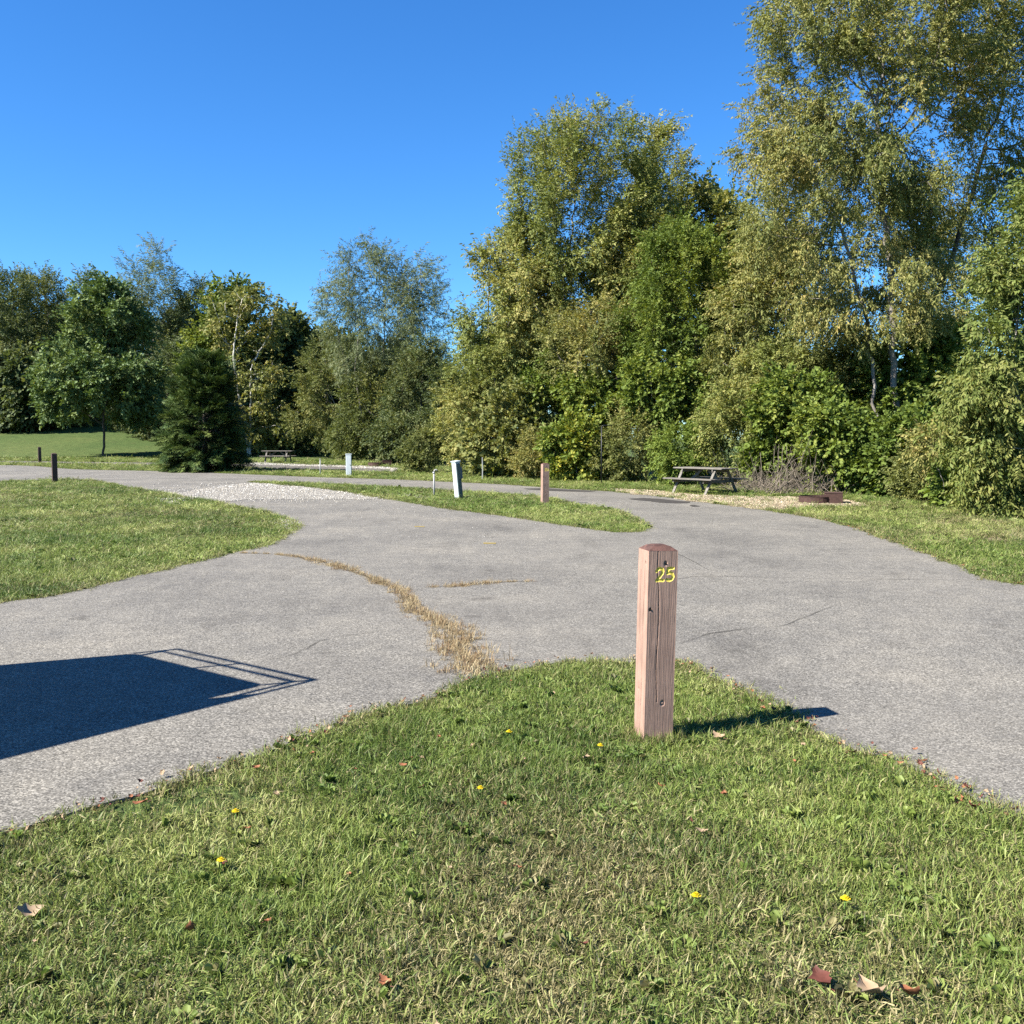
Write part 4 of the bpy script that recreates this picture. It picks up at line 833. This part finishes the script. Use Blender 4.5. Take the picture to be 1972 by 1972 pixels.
for px, py0, pxt, pyt, Y, lb in ((1646, 966, 1640, 880, 24.2, 'single thin pale dead stem right of the fire ring'), (1256, 900, 1252, 715, 31.2, 'slim pale bare trunk standing among the shrubs left of the near picnic table')):
    a, c = at(px, py0, Y), at(pxt, pyt, Y); zb = float(terrain(a[0], Y)); h = c[2] - zb
    o = empty('dead_stem', (a[0], Y, zb), 0, lb, 'dead stem'); dx = c[0] - a[0]
    MB().tube([(0, 0, -.1), (.02, 0, h * .35), (dx * .5 + .03, 0, h * .7), (dx, 0, h)], [.028, .022, .016, .006], 6).build('stem', M['bark_pale'], o, True)
    MB().tube([(.02, 0, h * .55), (.15, .05, h * .72), (.32, .05, h * .78)], [.012, .008, .003], 5).tube([(.02, 0, h * .4), (-.15, -.04, h * .5), (-.22, 0, h * .62)], [.01, .007, .003], 5).build('twigs', M['bark_pale'], o, True)

# ------------------------------------------------------------------ numbered posts
DIG = {'2': [(0, .76), (.07, .90), (.28, 1), (.50, .93), (.57, .76), (.50, .56), (.26, .27), (.0, .0), (.30, .03), (.6, .0)],
       '5': [(.58, 1), (.12, .97), (.08, .57), (.30, .64), (.52, .54), (.60, .32), (.50, .10), (.26, 0), (.02, .07)],
       '6': [(.50, .98), (.26, .85), (.08, .52), (.05, .25), (.18, .04), (.40, .02), (.58, .20), (.52, .42), (.30, .50), (.10, .36)]}
def seg_d(U, V, pl):
    b = np.full(U.shape, 9.)
    for (ax, ay), (bx, by) in zip(pl[:-1], pl[1:]):
        ux, uy = bx - ax, by - ay; t = np.clip(((U - ax) * ux + (V - ay) * uy) / (ux * ux + uy * uy), 0, 1); b = np.minimum(b, np.hypot(U - ax - t * ux, V - ay - t * uy))
    return b
def post(label, loc, rz, H, W, number, res, mat, group, lean=0.0, dz=.013, splits=True):
    o = empty('numbered_post' if number else 'wooden_post', loc, rz, label, 'post', group); o.rotation_euler = (0, lean, rz)
    hs_ = H - .028; ins = .034; V = []; Fb = []; hw = W / 2
    def quad(*q):
        k = len(V); V.extend(q); Fb.append(tuple(range(k, k + len(q))))
    strokes = []
    if number:
        hh, wf = .056, .031; z0 = hs_ - .080 - hh
        for c, u0 in zip(number, (-hw + .040, -hw + .088)): strokes.append([(u0 + a * wf / .6, z0 + b * hh) for a, b in DIG[c]])
    cracks = [[(-hw + .044, hs_), (-hw + .046, hs_ - .10), (-hw + .052, hs_ - .2), (-hw + .056, hs_ - .30), (-hw + .050, hs_ - .5), (-hw + .056, hs_ - .7)]] if splits else []
    cracks2 = [[(.020, hs_ - .05), (.012, hs_ - .35), (.016, hs_ - .6), (.006, 0.03)], [(-.03, hs_ - .1), (-.034, hs_ - .4)]] if splits else []
    knots = [(hw - .058, hs_ - .058, .010), (-hw + .014, hs_ - .27, .008), (hw - .055, .20, .012)] if splits else []
    rnd = np.random.default_rng(int(H * 1000) + (int(number) if number else 3))
    def face(to3, u0, u1, lines, digits, kn):
        nu = int((u1 - u0) / res) + 1; nv = int((hs_ + .12) / res) + 1
        U, Vv = np.meshgrid(np.linspace(u0, u1, nu), np.linspace(-.12, hs_, nv)); dep = np.zeros(U.shape); lab = np.zeros(U.shape, int)
        for l in lines:
            wig = .0016 * (vnoise(Vv * 40, Vv * 0, 5) - .5); d = seg_d(U + wig, Vv, l); dep = np.maximum(dep, .006 * np.clip(1.3 - d / .0022, 0, 1))
        for (kx, kz, kr) in kn:
            d = np.hypot(U - kx, (Vv - kz) * .75); dep = np.maximum(dep, .005 * np.exp(-((d - kr * .55) / (kr * .28)) ** 2)); 
        for q, s in enumerate(digits):
            d = seg_d(U, Vv, s) + .0012 * (vnoise(U * 300, Vv * 300, 9) - .5); dg = .0026 * np.clip((.0072 - d) / .0034, 0, 1); lab = np.where(d < .0068, q + 1, lab); dep = np.maximum(dep, dg)
        bord = np.minimum(np.minimum(U - u0, u1 - U) / .004, 1); dep = dep * bord + (.0006 * fbm(U * 160, Vv * 6, 3)) * bord
        pts = to3(U, Vv, dep).reshape(-1, 3); ii = np.arange(nu * nv).reshape(nv, nu)
        q = np.stack([ii[:-1, :-1], ii[:-1, 1:], ii[1:, 1:], ii[1:, :-1]], -1).reshape(-1, 4); lf = np.maximum.reduce([lab[:-1, :-1], lab[1:, 1:]]).ravel()
        return pts, q, lf
    fp, fq, lf = face(lambda U, Z, d: np.stack([U, -hw + d, Z], -1), -hw, hw, cracks, strokes, knots)
    lp, lq, _ = face(lambda U, Z, d: np.stack([-hw + d, -U, Z], -1), -hw, hw, cracks2, [], [(.03, hs_ - .06, .007), (-.02, .25, .007)] if splits else [])
    verts = np.concatenate([fp, lp]); faces = [tuple(q) for q in fq[lf == 0]] + [tuple(q + len(fp)) for q in lq]
    k = len(verts); ex = [(hw, -hw, -.12), (hw, hw, -.12), (hw, hw, hs_), (hw, -hw, hs_), (-hw, hw, -.12), (-hw, hw, hs_)]
    verts = np.concatenate([verts, np.array(ex)]); faces += [(k, k + 1, k + 2, k + 3), (k + 1, k + 4, k + 5, k + 2)]
    mobj('shaft', verts, faces, mat, o)
    hi = hw - ins; bm = bmesh.new(); a = [bm.verts.new(q) for q in [(-hw, -hw, hs_), (hw, -hw, hs_), (hw, hw, hs_), (-hw, hw, hs_)]]; b = [bm.verts.new(q) for q in [(-hi, -hi, H - .004), (hi, -hi, H - .004), (hi, hi, H - .004), (-hi, hi, H - .004)]]
    for q in range(4): bm.faces.new((a[q], a[(q + 1) % 4], b[(q + 1) % 4], b[q]))
    bm.faces.new(b); bmesh.ops.bevel(bm, geom=[e for e in bm.edges if all(v.co.z > hs_ + .001 for v in e.verts)], offset=.008, segments=2, affect='EDGES')
    me = bpy.data.meshes.new('chamfered_top'); bm.to_mesh(me); bm.free(); me.materials.append(M['endgrain'] if mat is M['post'] else mat); link(bpy.data.objects.new('chamfered_top', me), o)
    for q in range(len(strokes)):
        sel = fq[lf == q + 1]; u, inv = np.unique(sel, return_inverse=True); mobj('digit', fp[u], [tuple(z) for z in inv.reshape(-1, 4)], M['digit'], o)
    if splits:
        x0 = hw; MB().box((x0 + .003, -.02, hs_ - .30), (.006, .01, .09), Matrix.Rotation(R(4), 4, 'Y'), .001).build('splinter', M['endgrain'], o)
        MB().tube([(hw - .058, -hw + .004, hs_ - .058), (hw - .058, -hw - .001, hs_ - .058)], [.0045, .004], 8).build('knot', M['crack'], o)
        MB().tube([(-hw + .014, -hw + .004, hs_ - .27), (-hw + .014, -hw - .001, hs_ - .268)], [.006, .005], 7).build('knot', M['crack'], o)
    return o
PG = 'wooden site posts'
post('near reddish wooden post carved with yellow 25 in the foreground grass', (.662, 4.527, -.02), R(12), .935, .14, '25', .0015, M['post'], PG, R(1.0))
x, y = gp(1049, 971); post('reddish wooden post carved with yellow 26 on the grass island', (x, y, -.01), R(16), .89, .14, '26', .004, M['post'], PG, R(.5))
x, y = gp(106, 930); post('nearer of the two dark posts at the left road edge', (x, y, -.01), R(33), .95, .15, '', .02, M['darkpost'], PG, 0, splits=False)
x, y = gp(77, 894); post('farther, smaller dark post beyond the left road', (x, y, -.01), R(33), .95, .15, '', .02, M['darkpost'], PG, 0, splits=False)

# ------------------------------------------------------------------ picnic tables
def picnic(label, loc, rz, sc=1.0):
    o = empty('picnic_table', loc, rz, label, 'table', 'wooden picnic tables'); o.scale = (sc,) * 3; L = 1.86
    for k in range(5): MB().box((0, (k - 2) * .148, .745 + .002 * (k % 2)), (L, .138, .038), None, .005).build('top_plank', M['oldwood'], o)
    for s in (-1, 1):
        for k in (0, 1): MB().box((0, s * (.60 + .148 * k), .44), (L, .138, .038), None, .005).build('bench_plank', M['oldwood'], o)
        e = s * .62
        for q in (-1, 1): MB().beam((e, q * .70, 0.0), (e, q * .26, .722), .038, .09, (1, 0, 0)).build('leg', M['oldwood'], o)
        MB().beam((e - s * .042, -.74, .375), (e - s * .042, .74, .375), .09, .038, (1, 0, 0)).build('bench_rail', M['oldwood'], o)
        MB().beam((e - s * .042, -.36, .68), (e - s * .042, .36, .68), .09, .038, (1, 0, 0)).build('top_rail', M['oldwood'], o)
        MB().beam((e - s * .07, 0, .38), (s * .12, 0, .70), .038, .085, (0, 0, 1)).build('brace', M['oldwood'], o)
    return o
x, y = gp(1357, 950); picnic('near weathered picnic table on pale gravel by the trees', (x, y, .0), R(-52), .86)
x, y = gp(536, 892); picnic('far weathered picnic table seen side-on beyond the road', (x, y, .0), R(-3), .92)

# ------------------------------------------------------------------ utility pedestals and water pipes
def pedestal(label, px, py, H, wd, dp, rz, lean, side=True):
    x, y = gp(px, py); o = empty('utility_pedestal', (x, y, 0), 0, label, 'utility box', 'power pedestals'); o.rotation_euler = (0, lean, rz)
    MB().box((0, 0, H / 2 - .06), (wd, dp, H + .06), None, .006).build('housing', M['metalbox'], o)
    MB().box((0, 0, H - .028), (wd + .03, dp + .03, .03), None, .006).build('cap', M['metalbox'], o)
    MB().box((.004, -dp / 2 - .006, H * .47), (wd * .86, .012, H * .90), None, .003).build('door', M['metaldoor'] if side else M['metalbox'], o)
    MB().tube([(wd * .28, -dp / 2 - .01, H * .5), (wd * .28, -dp / 2 - .03, H * .5)], .012, 8).build('latch', M['blackmetal'], o)
    if side: MB().box((wd / 2 + .045, dp * .05, H * .66), (.07, dp * .62, H * .30), None, .006).build('outlet_cover', M['outlet'], o)
pedestal('near white utility box leaning left on the grass island', 884, 961, .90, .13, .15, R(42), R(-6.5))
pedestal('far upright white utility box on the grass beyond the road', 672, 917, .84, .20, .16, R(4), 0, False)
def standpipe(label, px, py, H, hook):
    x, y = gp(px, py); o = empty('water_pipe', (x, y, 0), 0, label, 'water pipe', 'standpipes')
    MB().tube([(0, 0, -.1), (0, 0, H - .06)], .022, 10).build('pipe', M['pipe'], o, True)
    if hook:
        MB().tube([(0, 0, H - .07), (.004, 0, H - .02), (.03, 0, H + .004), (.065, 0, H), (.085, 0, H - .03)], [.018, .018, .017, .016, .015], 10).build('spout', M['pipe'], o, True)
        MB().tube([(-.004, 0, H - .09), (-.004, 0, H - .05)], .027, 10).build('collar', M['steel'], o, True)
    else:
        MB().tube([(0, 0, H - .07), (0, 0, H)], [.02, .014], 10).build('cap', M['pipe'], o, True)
standpipe('white water pipe with a bent spout left of the leaning utility box', 836, 956, .64, True)
standpipe('thin far white pipe left of the upright utility box', 617, 916, .64, False)
# white stake and lantern pole
x, y = gp(929, 924); o = empty('marker_stake', (x, y, 0), 0, 'thin white stake at the edge of the shrubs', 'stake')
MB().tube([(0, 0, -.1), (.01, 0, .35), (.0, 0, .74)], [.022, .02, .016], 7).build('rod', M['pipe'], o); MB().tube([(0, 0, .74), (0, 0, .76)], [.019, .012], 7).build('cap', M['pipe'], o)
x, y = gp(1158, 932.5); o = empty('lantern_pole', (x, y, 0), 0, 'thin black pole with a short arm in front of the shrubs', 'pole')
MB().tube([(0, 0, -.1), (0, 0, 1.76)], .018, 8).build('pole', M['blackmetal'], o, True)
MB().tube([(0, 0, 1.74), (0.01, 0, 1.775), (.05, 0, 1.79), (.30, 0, 1.785)], .013, 8).build('arm', M['blackmetal'], o, True)
MB().tube([(.30, 0, 1.785), (.31, 0, 1.75), (.295, 0, 1.735)], .007, 6).build('hook', M['blackmetal'], o, True)

# ------------------------------------------------------------------ fire rings
def arcwall(r0, a0, a1, h0, h1, th=.012, n=14):
    v = []; f = []
    for i in range(n + 1):
        a = R(a0 + (a1 - a0) * i / n)
        for rr in (r0, r0 - th):
            v += [(rr * math.cos(a), rr * math.sin(a), -.02 + h0 * 0), (rr * math.cos(a), rr * math.sin(a), h0 + (h1 - h0) * i / n)]
    for i in range(n):
        k = 4 * i; m = k + 4; f += [(k, m, m + 1, k + 1), (k + 3, m + 3, m + 2, k + 2), (k + 1, m + 1, m + 3, k + 3)]
    f += [(0, 1, 3, 2), (4 * n, 4 * n + 2, 4 * n + 3, 4 * n + 1)]
    return v, f
def firering(label, px, py, rz, sc=1.0):
    x, y = gp(px, py); o = empty('fire_ring', (x, y, 0.0), rz, label, 'fire ring', 'steel fire rings'); o.scale = (sc,) * 3
    mobj('low_wall', *arcwall(.42, 48, 318, .165, .165, n=20), M['rust'], o)
    mobj('rim', [(p[0] * 1.018, p[1] * 1.018, p[2] * .10 + .155) for p in arcwall(.42, 60, 308, .165, .165, .03, 20)[0]], arcwall(.42, 60, 308, .165, .165, .03, 20)[1], M['rust'], o)
    b = MB()
    b.box((.42, -.29, .12), (.40, .012, .27), None, .002); b.box((.62, 0, .12), (.012, .59, .27), None, .002); b.box((.42, .29, .12), (.40, .012, .27), None, .002)
    b.build('grill_box', M['rust'], o)
    MB().box((.42, 0, .262), (.43, .61, .012), None, .002).build('grill_plate', M['rust'], o)
    for k in range(7): MB().tube([(.2, -.27 + k * .09, .21), (.61, -.27 + k * .09, .21)], .006, 6).build('grate_bar', M['rust'], o)
    for s in (-1, 1): MB().beam((.16, s * .27, .22), (.28, s * .27, .02), .03, .008, (0, 1, 0), .001).build('hinge_arm', M['rust'], o)
    n = 20; vs = [(.40 * math.cos(2 * math.pi * i / n), .40 * math.sin(2 * math.pi * i / n), .012) for i in range(n)] + [(0, 0, .035)]
    mobj('ash_bed', vs, [(i, (i + 1) % n, n) for i in range(n)], M['ash'], o)
firering('brown steel fire ring with raised grill on gravel right of the near table', 1571, 968, R(-14), .86)
firering('small far steel fire ring at the shrubs beyond the road', 727, 898, R(10), 1.12)
# white rock
bm = bmesh.new(); bmesh.ops.create_icosphere(bm, subdivisions=3, radius=1); rr = random.Random(4)
for q in bm.verts:
    c = q.co.copy(); f_ = 1 + .35 * (float(vnoise(c.x * 1.6 + 5, c.y * 1.6 + c.z, 3)) - .5) + .16 * (float(vnoise(c.x * 4 + c.z * 3, c.y * 4, 8)) - .5); q.co = Vector((c.x * .16, c.y * .12, max(-.04, c.z * .13))) * f_
me = bpy.data.meshes.new('rock'); bm.to_mesh(me); bm.free(); me.materials.append(M['stone']); o = link(bpy.data.objects.new('boulder', me)); x, y = gp(758, 910); o.location = (x, y, .05)
tag(o, 'pale lump of rock at the end of the far campsite pad', 'rock')

# ------------------------------------------------------------------ fallen leaves and dandelions on the lawn
def leaf_mesh(seed, L, curl):
    r = random.Random(seed); n = 7; v = []; f = []
    for i in range(n):
        t = i / (n - 1); wv = L * .34 * math.sin(math.pi * min(1, t * .92 + .06)) * (.8 + .4 * r.random()); z = curl * L * ((t - .5) ** 2 * 1.6 + .05 * r.random())
        wv *= (1.0, .62, 1.25, .7, 1.15, .75, .3)[i]
        v += [(L * (t - .5), -wv, z + curl * L * .28 * r.random()), (L * (t - .5), 0, z), (L * (t - .5), wv, z + curl * L * .34)]
    for i in range(n - 1):
        for j in (0, 1): k = i * 3 + j; f.append((k, k + 3, k + 4, k + 1))
    return v, f
FALL = [(270, 1541, .10, 'fallen', 'orange leaf on the left lawn edge where the turf meets the drive'), (531, 1523, .06, 'fallen_tan', 'tan leaf right of the bare soil patch on the left of the lawn'), (477, 1589, .055, 'fallen', 'orange leaf below the bare soil patch at the left'),
        (431, 1656, .06, 'fallen_red', 'dark brown leaf touching the yellow flower at the lower left'), (56, 1750, .12, 'fallen_tan', 'long tan leaf near the left edge of the picture'), (367, 1783, .08, 'fallen', 'brown upright curled leaf at the lower left of the lawn'),
        (515, 1765, .045, 'fallen', 'tiny orange leaf right of the upright curled leaf'), (740, 1883, .075, 'fallen', 'brown leaf low in the picture, left of the middle'), (970, 1543, .055, 'fallen', 'orange leaf just below right of the brightest dandelion'),
        (999, 1663, .05, 'fallen', 'orange leaf in the middle of the lawn'), (1394, 1523, .06, 'fallen', 'rusty leaf on green turf below the near post shadow'), (1351, 1594, .075, 'fallen_tan', 'pale tan leaf right of the dry turf patch'),
        (1330, 1574, .05, 'fallen_red', 'dark brown leaf beside the pale tan leaf'), (1877, 1548, .08, 'fallen_red', 'red-brown leaf on the right lawn edge by the pavement'), (1583, 1880, .13, 'fallen_red', 'long dark red leaf in the lower right of the lawn'),
        (1678, 1901, .15, 'fallen_tan', 'largest leaf, long and tan, standing in the lower right grass'), (1752, 1906, .11, 'fallen', 'broad orange leaf right of the large tan leaf'), (1126, 1809, .05, 'fallen_red', 'small dark leaf low in the picture, right of the middle'),
        (1384, 1415, .11, 'fallen_tan', 'curled pale leaf beside the near post shadow'), (1468, 1359, .09, 'fallen', 'orange leaves on the lawn edge above the near post shadow'), (1642, 1444, .07, 'fallen', 'orange leaf on the right lawn edge below the post shadow tip'),
        (1128, 1455, .075, 'fallen_tan', 'tan leaf left of the near post foot'), (776, 1468, .06, 'fallen', 'reddish leaf in the upper left of the lawn'), (845, 1414, .055, 'fallen', 'orange leaf near the upper left lawn edge'), (569, 1437, .05, 'fallen', 'orange leaf lying on the pavement edge at upper left'),
        (601, 1446, .06, 'fallen', 'orange leaf just inside the upper left lawn edge'), (493, 1473, .06, 'fallen', 'rust leaf on the left lawn rim above the bare soil'), (685, 1477, .045, 'fallen', 'small rust leaf between the rim and the dandelions'), (1803, 1510, .05, 'fallen', 'small rust leaf at the right pavement edge')]
for k, (px, py, L, mt, lb) in enumerate(FALL):
    x, y = gp(px, py, .035); onp = k == 24; o = empty('fallen_leaf', (x, y, .012 if onp else .022), (k * 1.7) % 6.28, lb, 'leaf', 'fallen leaves')
    o.rotation_euler = ((k * .7) % .4 - .2, ((k * 1.3) % .4) - .2 if k not in (5,) else .8, (k * 1.7) % 6.28 if k != 15 else 1.9)
    L *= .58; v, f = leaf_mesh(k, L, .35 + .3 * ((k * .37) % 1)); b = mobj('blade', v, f, M[mt], o, True)
    MB().tube([(L * .48, 0, .02 * L), (L * .75, .02 * L, .08 * L)], [.0014, .0009], 5).build('stalk', M['fallen_red'], o)
for px, py, lb in ((925, 1508, 'brightest dandelion in the middle of the lawn'), (453, 1552, 'small dandelion beside the bare soil patch at the left'), (425, 1645, 'dandelion with a brown leaf below it at the lower left'), (1340, 1712, 'small dandelion on the dry turf right of the middle'),
                   (1628, 1718, 'dandelion in the right part of the lawn'), (980, 1401, 'dandelion near the top of the lawn left of the near post'), (1156, 1427, 'dandelion close to the left foot of the near post')):
    x, y = gp(px, py, .06); o = empty('dandelion', (x, y, -.02), (px % 7), lb, 'flower', 'dandelions in the lawn')
    MB().tube([(0, 0, 0), (.004, 0, .04), (0, .002, .062)], .002, 6).build('stem', M['stem'], o, True)
    v = []; f = []; r = random.Random(px)
    for ring, (rr, zz, m) in enumerate(((.0155, .062, 18), (.011, .066, 14), (.0055, .070, 8))):
        for i in range(m):
            a = 2 * math.pi * i / m + ring * .2 + r.random() * .1; c, s = math.cos(a), math.sin(a); w_ = .0021; k = len(v); q = rr * (.85 + .3 * r.random())
            v += [(.002 * c, .002 * s, .061), (q * .7 * c - w_ * s, q * .7 * s + w_ * c, zz), (q * c, q * s, zz - .001), (q * .7 * c + w_ * s, q * .7 * s - w_ * c, zz)]; f.append((k, k + 1, k + 2, k + 3))
    mobj('petals', v, f, M['petal'], o)

# crumbs of leaf litter too small to pick apart
def litter_src(k, mt):
    v, f = leaf_mesh(200 + k, 1.0, .5); return source('leaf_crumb', mesh_from('leaf_crumb', v, f), M[mt])
G_LIT = scatter_group('litter', [litter_src(k, m_) for k, m_ in enumerate(('fallen', 'fallen_tan', 'fallen_red', 'fallen_tan'))])
q = pick(330, LAWN_F_FULL, 77); q = q[q[:, 1] > 1.3]; e1 = np.array(smooth_poly(LAWN_F, .05, .03, 7, closed=False)); e1 = e1[rng.integers(0, len(e1), 300)] + rng.normal(0, .05, (300, 2))
e2 = np.array(smooth_poly(FAR_EDGE[11:], .1, .03, 8, closed=False)); e2 = e2[rng.integers(0, len(e2), 200)] + rng.normal(0, .06, (200, 2)); q = np.concatenate([q, e1, e2]); m = len(q)
tag(scatter('leaf_litter', np.c_[q, .012 + .018 * rng.random(m)], np.c_[rng.normal(0, .5, (m, 2)), rng.random(m) * 6.28], .010 + .022 * rng.random(m) ** 1.5, rng.integers(0, 4, m), G_LIT), 'small brown crumbs of leaf litter along the lawn edges', 'leaf litter')

# ------------------------------------------------------------------ parked cargo trailer left of the frame (its shadow falls on the drive)
def trailer():
    Ht = 1.90; sh = Ht / math.tan(R(SUN_EL)); sdir = np.array([.907, .421])
    A = np.array(gp(345, 1250)) - sdir * sh; B = np.array(gp(612, 1310)) - sdir * sh
    wv = B - A; Wd = np.linalg.norm(wv); wv /= Wd; back = np.array([wv[1], -wv[0]])          # long axis, away from the seen shadow
    if back[1] > 0: back = -back
    Ln = 3.0; c = (A + B) / 2 + back * Ln / 2; rz = math.atan2(-back[1], -back[0])
    o = empty('cargo_trailer', (c[0], c[1], 0), rz, 'white box trailer with roof rails, outside the frame, casting the dark shadow at left', 'trailer')
    top = Ht - .20; hl, hw = Ln / 2, Wd / 2
    MB().box((0, 0, (top + .42) / 2), (Ln - .02, Wd - .02, top - .42), None, .05).build('body', M['white_paint'], o)
    MB().box((0, 0, .39), (Ln - .2, Wd - .25, .07), None, .01).build('chassis', M['blackmetal'], o)
    MB().beam((-hl + .1, 0, .38), (-hl - .9, 0, .38), .08, .08).build('tongue', M['blackmetal'], o)
    for s in (-1, 1): MB().box((hl - .005, s * hw * .48, 1.02), (.02, hw * .92, 1.1), None, .006).build('door', M['white_paint'], o)
    MB().tube([(hl + .02, .03, .8), (hl + .03, .03, 1.25)], .012, 8).build('door_bar', M['steel'], o)
    for s in (-1, 1):
        w_ = MB().tube([(0, s * (hw - .12), .31), (0, s * (hw + .04), .31)], .31, 24).build('tyre', M['rubber'], o); MB().tube([(0, s * (hw + .03), .31), (0, s * (hw + .046), .31)], .17, 16).build('rim', M['steel'], w_)
        MB().box((0, s * (hw + .02), .66), (.85, .18, .03), None, .01).build('fender', M['blackmetal'], o)
    for zz, ins in ((Ht - .012, .0), (Ht - .085, .03)):
        cx_, cy_ = hl - ins, hw - ins
        MB().tube([(cx_, -cy_, zz), (cx_, cy_, zz), (-cx_, cy_, zz), (-cx_, -cy_, zz), (cx_, -cy_, zz)], .016, 8).build('roof_rail', M['blackmetal'], o)
    for s in (-1, 1): MB().box((-.20, s * (hw - .012), (Ht + top) / 2 - .03), (Ln - .40, .018, Ht - top + .06), None, .003).build('side_board', M['white_paint'], o)
    for sx in (-1, -.33, .33, 1):
        for sy in (-1, 0, 1):
            if abs(sx) < 1 and sy == 0: continue
            MB().tube([(sx * (hl - .02), sy * (hw - .02), top - .04), (sx * (hl - .012), sy * (hw - .012), Ht - .01)], .015, 8).build('rail_post', M['blackmetal'], o)
trailer()
# dark mulch under the oak
x, y = gp(200, 884); a = np.linspace(0, 6.283, 25)[:-1]
o = mobj('mulch_ring', [(x + 1.1 * math.cos(t) * (.85 + .3 * float(vnoise(t * 2, 0, 3))), y + 1.1 * math.sin(t), .03) for t in a] + [(x, y, .14)], [(i, (i + 1) % 24, 24) for i in range(24)], mat_plain('mulch', (.035, .025, .018), .95, .1, .4, 9))
tag(o, 'dark mulch mound round the lone oak trunk', 'mulch')
